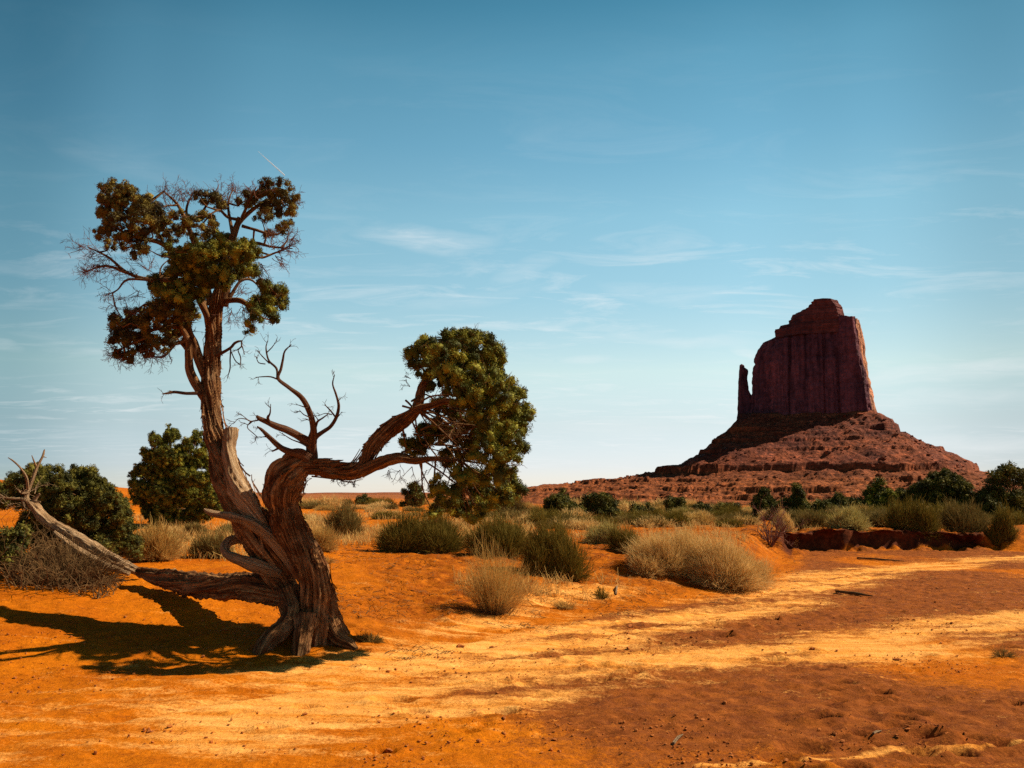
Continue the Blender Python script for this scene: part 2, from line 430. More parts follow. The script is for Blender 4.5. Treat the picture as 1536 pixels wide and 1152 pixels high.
def mat_rock(name, strata=1.0, base=((0.30, 0.075, 0.045), (0.17, 0.042, 0.032)), streak=0.5, rubble=0.0, soil=False):
    m, t, b = new_mat(name)
    tc = t.node('ShaderNodeTexCoord').outputs['Object']
    z = t.node('ShaderNodeSeparateXYZ', {0: tc}).outputs[2]
    nb = t.noise(tc, 0.018, 6, 0.6); nf = t.noise(tc, 0.16, 6, 0.7)
    c = t.mix(t.ramp(nb, [(0.36, 0.0), (0.64, 1.0)]), base[0], base[1])
    if soil:                                                 # sandy orange soil on the lowest ledges
        c = t.mix(t.math('SUBTRACT', 1.0, t.node('ShaderNodeMapRange', {0: t.math('ADD', z, t.math('MULTIPLY', nf, 16.0)), 1: 26.0, 2: 52.0}).outputs[0]), c, (0.25, 0.072, 0.020))
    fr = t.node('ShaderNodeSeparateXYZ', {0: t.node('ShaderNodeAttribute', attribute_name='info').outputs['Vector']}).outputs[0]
    c = t.mix(fr, c, (0.46, 0.21, 0.115))                    # sunlit tone painted into the rock colour of the right facet
    st = t.noise(t.scale(tc, (0.12, 0.12, 0.007)), 1.0, 5, 0.7)
    c = t.mix(streak, c, t.ramp(st, [(0.34, (0.28, 0.26, 0.32)), (0.5, (0.95, 0.95, 0.95)), (0.68, (1.7, 1.45, 1.3))]), 'MULTIPLY')
    zn = t.node('ShaderNodeCombineXYZ', {0: t.math('MULTIPLY', nb, 1.5), 2: t.math('ADD', z, t.math('MULTIPLY', nf, 3.0))}).outputs[0]
    sb = t.noise(t.scale(zn, (1, 1, 0.16)), 1.0, 4, 0.7)
    c = t.mix(strata, c, t.ramp(sb, [(0.32, (0.42, 0.40, 0.44)), (0.5, (1, 1, 1)), (0.68, (1.4, 1.3, 1.2))]), 'MULTIPLY')
    c = t.mix(0.8, c, t.ramp(nf, [(0.28, (0.38, 0.34, 0.36)), (0.5, (1, 1, 1)), (0.72, (1.7, 1.65, 1.6))]), 'MULTIPLY')
    if rubble:
        v = t.node('ShaderNodeTexVoronoi', {'Vector': tc, 'Scale': 0.22})
        c = t.mix(rubble, c, t.ramp(t.node('ShaderNodeSeparateXYZ', {0: v.outputs['Color']}).outputs[0],
                                    [(0.0, (0.45, 0.4, 0.4)), (0.55, (1, 1, 1)), (0.9, (1.1, 1.1, 1.1)), (1.0, (2.1, 2.1, 2.2))]), 'MULTIPLY')
    t.l.new(c, b.inputs['Base Color'])
    bp = t.node('ShaderNodeBump', {'Height': t.math('ADD', nf, t.math('MULTIPLY', sb, 0.8)), 'Distance': 5.0, 'Strength': 0.8})
    t.l.new(bp.outputs[0], b.inputs['Normal'])
    return m


def mat_bark(name, c0, c1, c2, grey=None, rough=1.0):
    m, t, b = new_mat(name)
    at = t.node('ShaderNodeAttribute', attribute_name='info').outputs['Vector']
    tc = t.node('ShaderNodeTexCoord').outputs['Object']
    wob = t.noise(tc, 6.0, 3, 0.5)
    f1 = t.noise(t.scale(at, (3.2, 3.2, 1.3)), 1.0, 6, 0.7, 0.5)
    f2 = t.noise(t.scale(at, (11, 11, 3.2)), 1.0, 5, 0.7, 0.3)
    f3 = t.noise(t.scale(at, (24, 24, 4.5)), 1.0, 3, 0.7)
    mixv = t.math('ADD', t.math('ADD', t.math('MULTIPLY', f1, 0.4), t.math('MULTIPLY', f2, 0.4)), t.math('MULTIPLY', f3, 0.2))
    c = t.ramp(mixv, [(0.38, c0), (0.50, c1), (0.61, c2)])
    if grey is not None:
        c = t.mix(t.ramp(t.math('ADD', wob, t.math('MULTIPLY', f1, 0.5)), [(0.72, 0.0), (1.0, 0.8)]), c, grey)
    t.l.new(c, b.inputs['Base Color'])
    bp = t.node('ShaderNodeBump', {'Height': mixv, 'Distance': 0.09, 'Strength': 1.0})
    t.l.new(bp.outputs[0], b.inputs['Normal'])
    return m


def mat_leaf(name, cols, trans=0.25):
    """cols: three greens mixed per spray and by slow patches; info.x runs from root to tip of the blade"""
    m, t, b = new_mat(name)
    at = t.node('ShaderNodeAttribute', attribute_name='info')
    s = t.node('ShaderNodeSeparateXYZ', {0: at.outputs['Vector']})
    tc = t.node('ShaderNodeTexCoord').outputs['Object']
    n = t.noise(tc, 2.2, 3, 0.6)
    f = t.math('ADD', t.math('MULTIPLY', s.outputs[1], 0.72), t.math('MULTIPLY', n, 0.40))
    c = t.ramp(f, [(0.25, cols[0]), (0.55, cols[1]), (0.85, cols[2])])
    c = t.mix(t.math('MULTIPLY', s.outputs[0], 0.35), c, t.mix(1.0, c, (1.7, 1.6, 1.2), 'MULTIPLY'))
    t.l.new(c, b.inputs['Base Color']); b.inputs['Roughness'].default_value = 0.7
    tr = t.node('ShaderNodeBsdfTranslucent', {'Color': c})
    mx = t.node('ShaderNodeMixShader', {0: trans, 1: b.outputs[0], 2: tr.outputs[0]})
    t.l.new(mx.outputs[0], m.node_tree.nodes['Material Output'].inputs[0])
    return m


def mat_stem(name, lo, hi, hi2, trans=0.2):
    """shrub stems: woody colour at the root, leaf or straw colour at the tip"""
    m, t, b = new_mat(name)
    at = t.node('ShaderNodeAttribute', attribute_name='info')
    s = t.node('ShaderNodeSeparateXYZ', {0: at.outputs['Vector']})
    tip = t.mix(s.outputs[1], hi, hi2)
    c = t.mix(t.ramp(s.outputs[0], [(0.05, 0.0), (0.5, 1.0)]), lo, tip)
    t.l.new(c, b.inputs['Base Color'])
    tr = t.node('ShaderNodeBsdfTranslucent', {'Color': c})
    mx = t.node('ShaderNodeMixShader', {0: trans, 1: b.outputs[0], 2: tr.outputs[0]})
    t.l.new(mx.outputs[0], m.node_tree.nodes['Material Output'].inputs[0])
    return m


def mat_plain(name, c0, c1, scale=8.0):
    m, t, b = new_mat(name)
    tc = t.node('ShaderNodeTexCoord').outputs['Object']
    c = t.mix(t.ramp(t.noise(tc, scale, 5, 0.6), [(0.35, 0.0), (0.65, 1.0)]), c0, c1)
    t.l.new(c, b.inputs['Base Color'])
    return m


M_GROUND = mat_ground()
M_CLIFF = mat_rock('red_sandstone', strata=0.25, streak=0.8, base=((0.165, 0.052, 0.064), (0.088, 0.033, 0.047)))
M_CAP = mat_rock('red_capstone', strata=0.8, streak=0.25, base=((0.17, 0.048, 0.040), (0.10, 0.030, 0.030)))
M_TALUS = mat_rock('red_talus', strata=0.45, base=((0.25, 0.066, 0.024), (0.125, 0.032, 0.018)), streak=0.1, rubble=0.8, soil=True)
M_BARK = mat_bark('juniper_bark', (0.017, 0.008, 0.005), (0.18, 0.068, 0.022), (0.70, 0.36, 0.135), grey=(0.40, 0.23, 0.11))
M_DEAD = mat_bark('grey_deadwood', (0.07, 0.034, 0.018), (0.46, 0.27, 0.13), (0.80, 0.58, 0.36))
M_TWIG = mat_plain('dead_twigs', (0.20, 0.085, 0.055), (0.13, 0.055, 0.04))
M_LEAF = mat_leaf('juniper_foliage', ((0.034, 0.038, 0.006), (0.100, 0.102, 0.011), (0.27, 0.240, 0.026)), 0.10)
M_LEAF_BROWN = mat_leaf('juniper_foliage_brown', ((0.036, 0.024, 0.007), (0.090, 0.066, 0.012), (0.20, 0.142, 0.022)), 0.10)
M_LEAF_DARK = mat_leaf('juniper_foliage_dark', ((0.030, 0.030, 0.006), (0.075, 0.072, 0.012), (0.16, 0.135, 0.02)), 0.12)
M_EPHEDRA = mat_stem('ephedra_stems', (0.07, 0.035, 0.014), (0.125, 0.090, 0.012), (0.24, 0.160, 0.024))
M_RABBIT = mat_stem('dry_rabbitbrush', (0.13, 0.075, 0.03), (0.52, 0.31, 0.090), (0.80, 0.55, 0.22), 0.3)
M_DRY = mat_stem('dry_twig_shrub', (0.14, 0.075, 0.035), (0.42, 0.245, 0.062), (0.62, 0.39, 0.115), 0.3)
M_SAGE = mat_stem('sagebrush', (0.06, 0.034, 0.015), (0.155, 0.105, 0.026), (0.27, 0.180, 0.050), 0.18)
M_PALE = mat_stem('pale_sage', (0.10, 0.07, 0.03), (0.36, 0.28, 0.08), (0.54, 0.42, 0.14), 0.25)
M_GRASS = mat_stem('dry_grass', (0.30, 0.17, 0.045), (0.58, 0.36, 0.10), (0.72, 0.48, 0.16), 0.3)
M_STONE = mat_plain('small_stones', (0.46, 0.14, 0.025), (0.24, 0.07, 0.018), 20.0)

# ------------------------------------------------------------------ ground
def flat(px, py):
    d = px_ray(px, py); k = -EYE[2] / d[2]; return (EYE + d * k)[:2]

EDGE = np.array([(-60, -18), (-22, -1), (-9, 5.8), tuple(flat(0, 1025)), tuple(flat(250, 1000)), tuple(flat(560, 980)),
                 tuple(flat(800, 935)), tuple(flat(1000, 905)), tuple(flat(1150, 884)), (6.3, 20.5), (7.9, 25.4), (10.5, 25.7), (13.3, 26.2),
                 (15.5, 25.0), (22, 22.5), (40, 20), (120, 20)], float)
EW = np.array([5, 4, 3.8, 3.6, 3.6, 4.4, 4.2, 3.4, 3.0, 2.0, 0.35, 0.3, 0.55, 2.6, 4, 5, 6])


def edge_dist(x, y):
    """signed distance beyond the wash edge (positive on the bank side) and the width of the rise there"""
    best = np.full(x.shape, 1e9); sg = np.ones(x.shape); w = np.ones(x.shape)
    for i in range(len(EDGE) - 1):
        a, b = EDGE[i], EDGE[i + 1]; ab = b - a; L2 = ab @ ab
        t = np.clip(((x - a[0]) * ab[0] + (y - a[1]) * ab[1]) / L2, 0, 1)
        dx, dy = x - (a[0] + t * ab[0]), y - (a[1] + t * ab[1])
        d = np.hypot(dx, dy); m = d < best - 1e-9
        cr = ab[0] * (y - a[1]) - ab[1] * (x - a[0])
        best = np.where(m, d, best); sg = np.where(m, np.sign(cr), sg); w = np.where(m, EW[i] + (EW[i + 1] - EW[i]) * t, w)
    return best * sg, w


def terrain(x, y):
    x, y = np.broadcast_arrays(np.asarray(x, float), np.asarray(y, float))
    d, w = edge_dist(x, y)
    jag = np.where(w < 1.2, 0.35 * fbm(x * 0.6, 0.0, 0, 3, 40) + 0.10 * vnoise(x * 2.3, 0.0, 0, 41), 0.5 * fbm(x * 0.4, y * 0.4, 0, 3, 42))
    d = d + jag
    t = np.clip(d / w, 0, 1)
    pr = np.where(w < 1.2, sstep(0, 1, t), 0.6 * t * t * (3 - 2 * t) + 0.4 * np.sin(t * math.pi / 2))
    h = 0.55 + 0.2 * sstep(2, 9, d) + 0.07 * fbm(x * 0.25, y * 0.25, 0, 3, 43)
    z = pr * h
    z = z + 0.16 * fbm(x / 9, y / 9, 0, 3, 44) * sstep(3, 14, d)
    z = z + 0.03 * fbm(x / 3, y / 3, 0, 2, 45) * (1 - pr)
    az = x / np.maximum(np.abs(y), 1.0)
    right = sstep(-0.06, 0.10, az) * sstep(20, 80, y)
    z = z - right * 22 * sstep(62, 520, y)
    # low red rises on the left skyline and the orange dune behind the junipers
    z = z + 3.0 * np.exp(-((x + 56) / 8.0) ** 2 - ((y - 92) / 14) ** 2) + 1.6 * np.exp(-((x + 36) / 6.0) ** 2 - ((y - 80) / 10) ** 2)
    z = z + 0.9 * np.exp(-((x + 13.5) / 2.2) ** 2 - ((y - 33) / 4.0) ** 2)
    far = sstep(300, 1500, y) * (1 - sstep(-0.06, 0.10, az))
    z = z + far * 3.0 * fbm(x / 260, y / 260, 0, 3, 46)
    return z


_T = {}
def height(x, y):
    """height of the finished ground sheet (bilinear lookup)"""
    gx, gy, Z = _T['gx'], _T['gy'], _T['z']
    x, y = np.asarray(x, float), np.asarray(y, float)
    i = np.clip(np.searchsorted(gx, x) - 1, 0, len(gx) - 2); j = np.clip(np.searchsorted(gy, y) - 1, 0, len(gy) - 2)
    u = np.clip((x - gx[i]) / (gx[i + 1] - gx[i]), 0, 1); v = np.clip((y - gy[j]) / (gy[j + 1] - gy[j]), 0, 1)
    return (Z[j, i] * (1 - u) + Z[j, i + 1] * u) * (1 - v) + (Z[j + 1, i] * (1 - u) + Z[j + 1, i + 1] * u) * v


def Gv(px, py):
    """where the rays through those pixels first meet the ground"""
    d = px_ray(px, py); d = d / d[:, 1:2]; n = len(d)
    D = np.concatenate([np.linspace(2.5, 40, 420), np.geomspace(40.2, 900, 420)])
    q = EYE + d[:, None, :] * D[None, :, None]
    b = q[..., 2] < height(q[..., 0], q[..., 1])
    i = np.where(b.any(1), np.argmax(b, 1), len(D) - 1)
    lo, hi = D[np.maximum(i - 1, 0)], D[i]
    for _ in range(8):
        m = (lo + hi) / 2; q = EYE + d * m[:, None]; b = q[:, 2] < height(q[:, 0], q[:, 1])
        hi = np.where(b, m, hi); lo = np.where(b, lo, m)
    return EYE + d * hi[:, None]


def G(px, py): return Gv(np.array([float(px)]), np.array([float(py)]))[0]


def gz(x, y): return float(height(np.array([x]), np.array([y]))[0])


def path_mask(x, y, pts, half, soft):
    pts = np.array(pts); best = np.full(x.shape, 1e9)
    for a, b in zip(pts[:-1], pts[1:]):
        ab = b - a; t = np.clip(((x - a[0]) * ab[0] + (y - a[1]) * ab[1]) / (ab @ ab), 0, 1)
        best = np.minimum(best, np.hypot(x - a[0] - t * ab[0], y - a[1] - t * ab[1]))
    return 1 - sstep(half - soft, half + soft, best)


def axis(lo, hi, fine, a, b, grow=1.12, ratio=None):
    c = [lo]
    while c[-1] < hi: c.append(c[-1] + (fine if ratio is None else max(fine, ratio * c[-1])))
    up = [c[-1]]; st = c[-1] - c[-2]
    while up[-1] < b: st *= grow; up.append(up[-1] + st)
    dn = [lo]; st = fine
    while dn[-1] > a: st *= grow; dn.append(dn[-1] - st)
    return np.array(dn[:0:-1] + c + up[1:])


def build_ground():
    gx = axis(-7.5, 14.5, 0.036, -6000, 6000)
    gy = axis(4.2, 30, 0.02, -400, 12000, ratio=0.0042)
    gy = np.unique(np.concatenate([gy, np.arange(24.7, 27.6, 0.035)]))
    X, Y = np.meshgrid(gx, gy); x, y = X.ravel(), Y.ravel()
    z = terrain(x, y)
    d, w = edge_dist(x, y)
    near = (1 - sstep(26, 60, np.abs(y))) * (1 - sstep(20, 50, np.abs(x)))
    wx, wy = x + 0.5 * fbm(x * 0.7, y * 0.7, 0, 3, 50), y + 0.5 * fbm(x * 0.7, y * 0.7, 5, 3, 51)
    F = lambda *p: [flat(a, b) for a, b in p]
    pale = np.zeros(x.shape)
    for pts, half, soft, k in ((F((-250, 1130), (0, 1092), (280, 1052), (560, 1008), (800, 970), (1000, 930), (1150, 902)), 0.90, 0.6, 0.95),
                               (F((300, 1085), (500, 1062), (700, 1030), (900, 1000), (1050, 990), (1200, 985), (1350, 962), (1560, 925)), 0.74, 0.5, 0.95),
                               (F((1080, 910), (1150, 893), (1240, 872), (1330, 855), (1560, 836)), 0.75, 0.6, 0.95),
                               (F((600, 960), (740, 935), (850, 905), (960, 892)), 0.35, 0.3, 0.7),
                               (F((980, 1146), (1200, 1140), (1400, 1132), (1600, 1120)), 0.05, 0.05, 0.8)):
        pale = np.maximum(pale, k * path_mask(wx, wy, pts, half, soft))
    streak = fbm(x * 0.5 + y * 0.55, (y - 0.42 * x) * 2.4, 0, 4, 52)
    pale = pale * np.clip(0.78 + 1.1 * streak, 0, 1.1)
    pale = pale * (0.45 + 0.55 * sstep(-4.0, -1.0, x))
    wash = 1 - sstep(-0.7, 0.3, d)
    crust = wash * sstep(-0.30, 0.35, fbm(x * 0.22 + 3, y * 0.22, 0, 3, 53) + 0.20 + 0.45 * sstep(0.0, 3.0, x) - 0.75 * sstep(1.2, -1.8, x))
    crust = np.clip(crust, 0, 1)
    dune = sstep(-0.3, 0.9, d) * sstep(-3.2, -0.8, x)
    cut = sstep(6.8, 7.5, x) * (1 - sstep(13.2, 14.4, x)) * sstep(-0.15, 0.05, d) * (1 - sstep(0.5, 0.9, d)) * (w < 2.5)
    pale = pale * (1 - cut); dune = dune * (1 - cut) + 2 * cut      # shade of the undercut painted dark on the bank face
    # relief: ruts along the wash, ripples on the slope, clods and hoof prints
    rut = 0.012 * fbm(x * 0.5 + y * 0.5, (y - 0.42 * x) * 5.0, 0, 3, 54) * wash
    rough = 0.022 * fbm(x * 2.6, y * 2.6, 0, 4, 55) + 0.014 * fbm(x * 9, y * 9, 0, 4, 56) + 0.006 * vnoise(x * 21, y * 21, 0, 76)
    slope = 0.055 * (1 - np.abs(fbm(x * 1.7 + 0.8 * y, y * 3.0, 0, 4, 57)) * 2) * dune * sstep(0, 0.8, d)
    crk = crust * 0.034 * np.abs(fbm(x * 7, y * 7, 0, 3, 58))
    trk = F((-250, 1128), (0, 1090), (280, 1050), (560, 1006), (800, 966), (1000, 926), (1160, 896), (1300, 862))
    for off in (-0.42, 0.42):                                # a pair of old wheel tracks along the pale wash
        tr = path_mask(wx * 0.3 + x * 0.7, wy * 0.3 + y * 0.7 + off, trk, 0.10, 0.10); rut = rut - 0.022 * tr + 0.010 * (path_mask(x, y + off, trk, 0.22, 0.1) - tr)
    z = z + near * (rut + rough * (0.5 + 0.6 * (1 - pale)) + slope + crk)
    rng = np.random.default_rng(5)
    pits = [flat(a, b) for a, b in ((1315, 1037), (1317, 1051), (1360, 1070), (1357, 1080), (1349, 1090), (1232, 1078), (1244, 1078), (1288, 1100),
                                    (1390, 1106), (1404, 1106), (1445, 1107), (1382, 1128), (1440, 1130), (1495, 1117), (1208, 1120), (1312, 1118),
                                    (940, 998), (945, 1012), (900, 1020), (1250, 1002), (905, 960), (590, 1050), (620, 1066), (700, 1100), (730, 1085), (575, 1128))]
    pits += [np.array([rng.uniform(-2, 7), rng.uniform(5, 14)]) for _ in range(90)]
    for i, c in enumerate(pits):
        r = rng.uniform(0.05, 0.1) if i < 26 else rng.uniform(0.035, 0.08)
        m = (np.abs(x - c[0]) < r * 4) & (np.abs(y - c[1]) < r * 4)
        q = np.hypot((x[m] - c[0]) / 1.5, y[m] - c[1]) / r
        z[m] += -0.06 * np.exp(-q ** 4) + 0.022 * np.exp(-((q - 1.5) / 0.45) ** 2)
    _T.update(gx=gx, gy=gy, z=z.reshape(len(gy), len(gx)).copy())
    # the cut bank is undercut: its lip leans out over the foot
    bank = sstep(6.9, 7.7, x) * (1 - sstep(13.0, 14.6, x)) * sstep(0.12, 0.5, d) * (1 - sstep(0.7, 3.2, d)) * (w < 2.5)
    y = y - bank * (0.58 + 0.50 * fbm(x * 0.8, 3.0, 0, 3, 59) + 0.30 * vnoise(x * 3.1, z * 3, 0, 69) + 0.14 * vnoise(x * 9, z * 9, 0, 73))
    z = z - bank * (0.12 * np.clip(x - 10.5, 0, 3) / 3 + 0.12 * np.clip(fbm(x * 1.1, 7.0, 0, 4, 74), -0.2, 1))
    foot = sstep(6.9, 7.6, x) * (1 - sstep(13.2, 14.4, x)) * sstep(-0.9, -0.1, d) * (1 - sstep(0.0, 0.3, d)) * (w < 2.5)
    z = z + foot * 0.22 * np.clip(fbm(x * 2.2, y * 2.2, 0, 4, 75), 0, 1)
    nx, ny = len(gx), len(gy)
    i = np.arange(ny - 1)[:, None] * nx; j = np.arange(nx - 1)[None, :]
    Fc = np.stack([i + j, i + j + 1, i + nx + j + 1, i + nx + j], -1).reshape(-1, 4)
    mb = MB(); mb.add(np.stack([x, y, z], -1), Fc, np.stack([pale, crust, dune], -1))
    o = mb.build('ground', M_GROUND); tag(o, 'orange desert sand with a pale dry wash and darker crusted patches', 'ground', kind='structure')
    print('ground verts', len(x))


build_ground()

# ------------------------------------------------------------------ the butte
BD = 1400.0                                # distance to its centre plane along the view axis
S = (BD - 42) / F_PX                              # metres per photograph pixel at that distance
def bx(px): return float(P(px, 640, BD)[0])
def bz(py): return float(P(1222, py, BD - 42)[2])
BX0 = bx(1222)
LOS = math.atan2(BX0, BD)                  # direction of the butte as seen from the wash
RU = np.array([math.cos(LOS), -math.sin(LOS)]); RV = np.array([math.sin(LOS), math.cos(LOS)])
UK = math.cos(LOS)                         # px offset on the picture plane -> offset across the line of sight


def bworld(u, v, z):
    """u: metres to the right of the butte centre, v: metres farther away, both square to the line of sight"""
    return np.stack([BX0 + u * RU[0] + v * RV[0], BD + u * RU[1] + v * RV[1], z], -1)


def prism(mb, levels, nper, rough, fiss, seed, freq=0.06, bench=0.0, lit_span=None, dz=1.6):
    """levels: (py, [(u_px, v_m) ...corners]) from bottom to top; a rock mass with fissures, closed on top"""
    rings = []
    zs = [bz(l[0]) for l in levels]
    zz = np.linspace(zs[0], zs[-1], max(6, int((zs[-1] - zs[0]) / dz)))
    K = len(levels[0][1])
    cor = np.array([[(( c[0] - 1222) * S, c[1]) for c in l[1]] for l in levels])       # (L,K,2)
    for z in zz:
        pts = np.array([[np.interp(z, zs, cor[:, k, 0]), np.interp(z, zs, cor[:, k, 1])] for k in range(K)])
        # round the corners a little and resample evenly
        q = np.vstack([pts, pts[:1]]); t = np.linspace(0, K, nper, endpoint=False)
        seg = np.floor(t).astype(int); f = t - seg
        p = q[seg] * (1 - f)[:, None] + q[seg + 1] * f[:, None]
        for _ in range(3): p = 0.5 * p + 0.25 * (np.roll(p, 1, 0) + np.roll(p, -1, 0))
        c = p.mean(0)
        nrm = np.roll(p, -1, 0) - np.roll(p, 1, 0); nrm = np.stack([nrm[:, 1], -nrm[:, 0]], -1)
        nrm /= np.linalg.norm(nrm, axis=1)[:, None] + 1e-9
        nrm *= np.sign(np.sum(nrm * (p - c), 1))[:, None]
        a, b = p[:, 0], p[:, 1]
        crack = np.abs(fbm(a * freq, b * freq, z * 0.004, 4, seed))
        crack2 = np.abs(vnoise(a * freq * 0.33 + 7, b * freq * 0.33, z * 0.003, seed + 3))
        joint = np.exp(-(vnoise(a * freq * 0.7 + 3, b * freq * 0.7, z * 0.0015, seed + 12) / 0.07) ** 2)
        dsp = fiss * (np.sqrt(crack) - 0.35) + fiss * 1.5 * (np.sqrt(crack2) - 0.4) - fiss * 0.9 * joint + rough * fbm(a * 0.12, b * 0.12, z * 0.12, 4, seed + 1)
        if bench: dsp = dsp + bench * (vnoise(0.3, 0.7, z * 0.23, seed + 2) + 0.6 * vnoise(a * 0.05, b * 0.05, z * 0.5, seed + 6))
        p = p + nrm * dsp[:, None]
        rings.append(bworld(p[:, 0], p[:, 1], np.full(nper, z) + (rough * 1.6 * fbm(a * 0.05, b * 0.05, 1.0, 4, seed + 4) if z == zz[-1] else 0)))
    # close the top with shrinking rings
    top = rings[-1]; ctr = top.mean(0)
    for k in (0.8, 0.55, 0.3, 0.08):
        r = ctr + (top - ctr) * k
        r[:, 2] = ctr[2] + (top[:, 2] - ctr[2]) * k + rough * 0.7 * fbm(r[:, 0] * 0.07, r[:, 1] * 0.07, 2.0, 3, seed + 8)
        rings.append(r)
    V = np.concatenate(rings); m = len(rings)
    A = np.zeros((m, nper, 3))
    if lit_span: A[..., 0] = (sstep(lit_span[0], lit_span[0] + 0.3, t) * (1 - sstep(lit_span[1] - 0.5, lit_span[1], t)))[None, :]  # mask of the painted sunlit strip, by position round the outline
    i = np.arange(m - 1)[:, None] * nper; j = np.arange(nper)[None, :]; jn = (j + 1) % nper
    mb.add(V, np.stack([i + j, i + jn, i + nper + jn, i + nper + j], -1).reshape(-1, 4), A.reshape(-1, 3))


def build_butte():
    root = empty('rock_butte', tuple(bworld(np.float64(0), np.float64(0), np.float64(bz(742)))),
                 'tall red sandstone butte with a thin spire on its shoulder and a broad talus skirt', 'butte')
    # main cliff: left edge, front-right arris and right edge traced as heights; corners run front-left, front-right, back-right, back-left
    prof = [(650, 1124, 1302, 1318), (625, 1127, 1300, 1312), (605, 1131, 1297, 1309), (582, 1135, 1295, 1307.5), (560, 1136.5, 1292, 1303),
            (541, 1138, 1289, 1302), (528, 1141, 1287.5, 1300), (514, 1146.5, 1286.5, 1300), (504, 1153, 1285.5, 1299), (497, 1171, 1284.5, 1298),
            (490, 1180, 1284, 1297), (484, 1190, 1283.5, 1295), (478, 1200, 1283, 1293)]
    lv = []
    for py, L, C, R in prof:
        lv.append((py, [(L, -8), ((L * 3 + C) / 4, -40), ((L + C) / 2, -46), ((L + 3 * C) / 4, -50), (C - 2, -52), (C + 3, -44), ((C + R) / 2 + 2.0, -12), (R, 22),
                        (R - 4, 48), ((L + R) / 2, 62), (L + 8, 40), (L - 1, 16)]))
    mb = MB(); prism(mb, lv, 520, 2.2, 5.5, 11, lit_span=(5.0, 7.6))  # right face carries a painted sunlit tone
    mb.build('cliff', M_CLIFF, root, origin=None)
    # stepped cap rock
    cap = [(501, 1169, 1266), (497, 1170, 1266), (487, 1171, 1266), (486.8, 1177, 1266), (481.5, 1178, 1265.5), (481.3, 1190, 1265.5), (478.5, 1193, 1265), (474, 1191, 1265), (473.8, 1195, 1264.5),
           (466, 1197, 1264), (465.8, 1206, 1263.5), (462, 1208, 1263.5), (461.8, 1216, 1263), (457.5, 1219, 1261), (457.3, 1226, 1260.5), (453.6, 1228, 1257), (453.4, 1235, 1257), (450.8, 1237, 1255)]
    lv = [(py, [(L, -22), ((L + R) / 2 - 20, -50), (R - 10, -49), (R, -34), (R, 5), (R - 8, 26), (L + 12, 26), (L, 6)]) for py, L, R in [(p_, l_, r_ + 6) for p_, l_, r_ in cap]]
    mb = MB(); prism(mb, lv, 300, 1.3, 1.6, 23, bench=1.2, dz=0.7)
    mb.build('cap_rock', M_CAP, root)
    # spire with its ragged shoulder
    sp = [(650, 1100, 1140), (630, 1103.5, 1140), (612, 1106, 1139), (596, 1106.8, 1138), (588, 1107.4, 1133), (583, 1107.8, 1128), (575, 1108.4, 1124.5), (560, 1109.5, 1123.3),
          (550, 1110.5, 1124.2), (544, 1111.2, 1124.6), (542.5, 1111.6, 1123), (541.5, 1111.4, 1119.5), (538, 1111.6, 1119.5), (536.0, 1112.6, 1118.5)]
    lv = [(py, [(L, 0), ((L + R) / 2, -9), (R, -3), (R, 10), ((L + R) / 2, 16), (L, 10)]) for py, L, R in sp]
    mb = MB(); prism(mb, lv, 90, 0.9, 0.9, 37)
    mb.build('spire', M_CLIFF, root)
    # talus skirt and the ledgy apron below it, one height field
    u = np.concatenate([np.arange(-640, -480, 5.0), np.arange(-480, 300, 1.3), np.arange(300, 720, 4.0)])
    v = np.concatenate([np.arange(-520, -60, 1.6), np.arange(-60, 330, 6.0)])
    U, V = np.meshgrid(u, v); U, V = U.ravel(), V.ravel()
    uL, uR, vF, vB = (1112 - 1222) * S, (1306 - 1222) * S, -46.0, 55.0
    du = np.maximum(np.maximum(uL - U, U - uR), 0); dv = np.maximum(np.maximum(vF - V, V - vB), 0)
    d = np.hypot(du, dv)
    wl = np.where(U < uL, du, 0) / (d + 1e-6); wr = np.where(U > uR, du, 0) / (d + 1e-6)
    wl, wr = wl ** 2, wr ** 2; wf = 1 - wl - wr
    d = np.where(V > vB, d * 1.35, d) * (1 + 0.16 * wr)
    d = d * (1 + 0.10 * fbm(U * 0.012, V * 0.012, 0, 3, 60))
    k = S
    pl = np.interp(d, np.array([0, 5, 20, 22, 50, 54, 62, 82, 88, 112, 210, 330, 420, 560]) * k, np.array([110, 100, 86, 81, 65, 53, 47, 38, 35, 32, 21, 10, 1, -25]) * k)
    pr_ = np.interp(d, np.array([0, 14, 29, 34, 40, 66, 98, 150, 154, 178, 240, 300, 420]) * k, np.array([121, 113, 106, 97, 91, 79, 63, 40, 33, 20, 6, -6, -28]) * k)
    pf = np.interp(d, np.array([0, 30, 60, 64, 100, 130, 150, 153, 185, 230, 233, 262, 265, 300, 303, 340, 344, 400]) * k,
                   np.array([123, 105, 88, 84, 66, 51, 42, 33, 21, 15, 10.5, 7, 2.5, -1, -5, -9, -14, -27]) * k)
    z = wl * pl + wr * pr_ + wf * pf
    gul = fbm(U * 0.035, V * 0.035, 0, 5, 61)
    ang = np.arctan2(V, U)
    rib = np.abs(fbm(ang * 7 + 0.02 * d * vnoise(U * 0.01, V * 0.01, 0, 67), d * 0.016, 0, 4, 62))
    slope_w = sstep(0, 30, d) * (1 - sstep(260, 420, d))
    z = z - slope_w * 4.5 * (0.25 - rib) + 6.5 * gul + 1.3 * np.abs(fbm(U * 0.16, V * 0.16, 0, 3, 63))
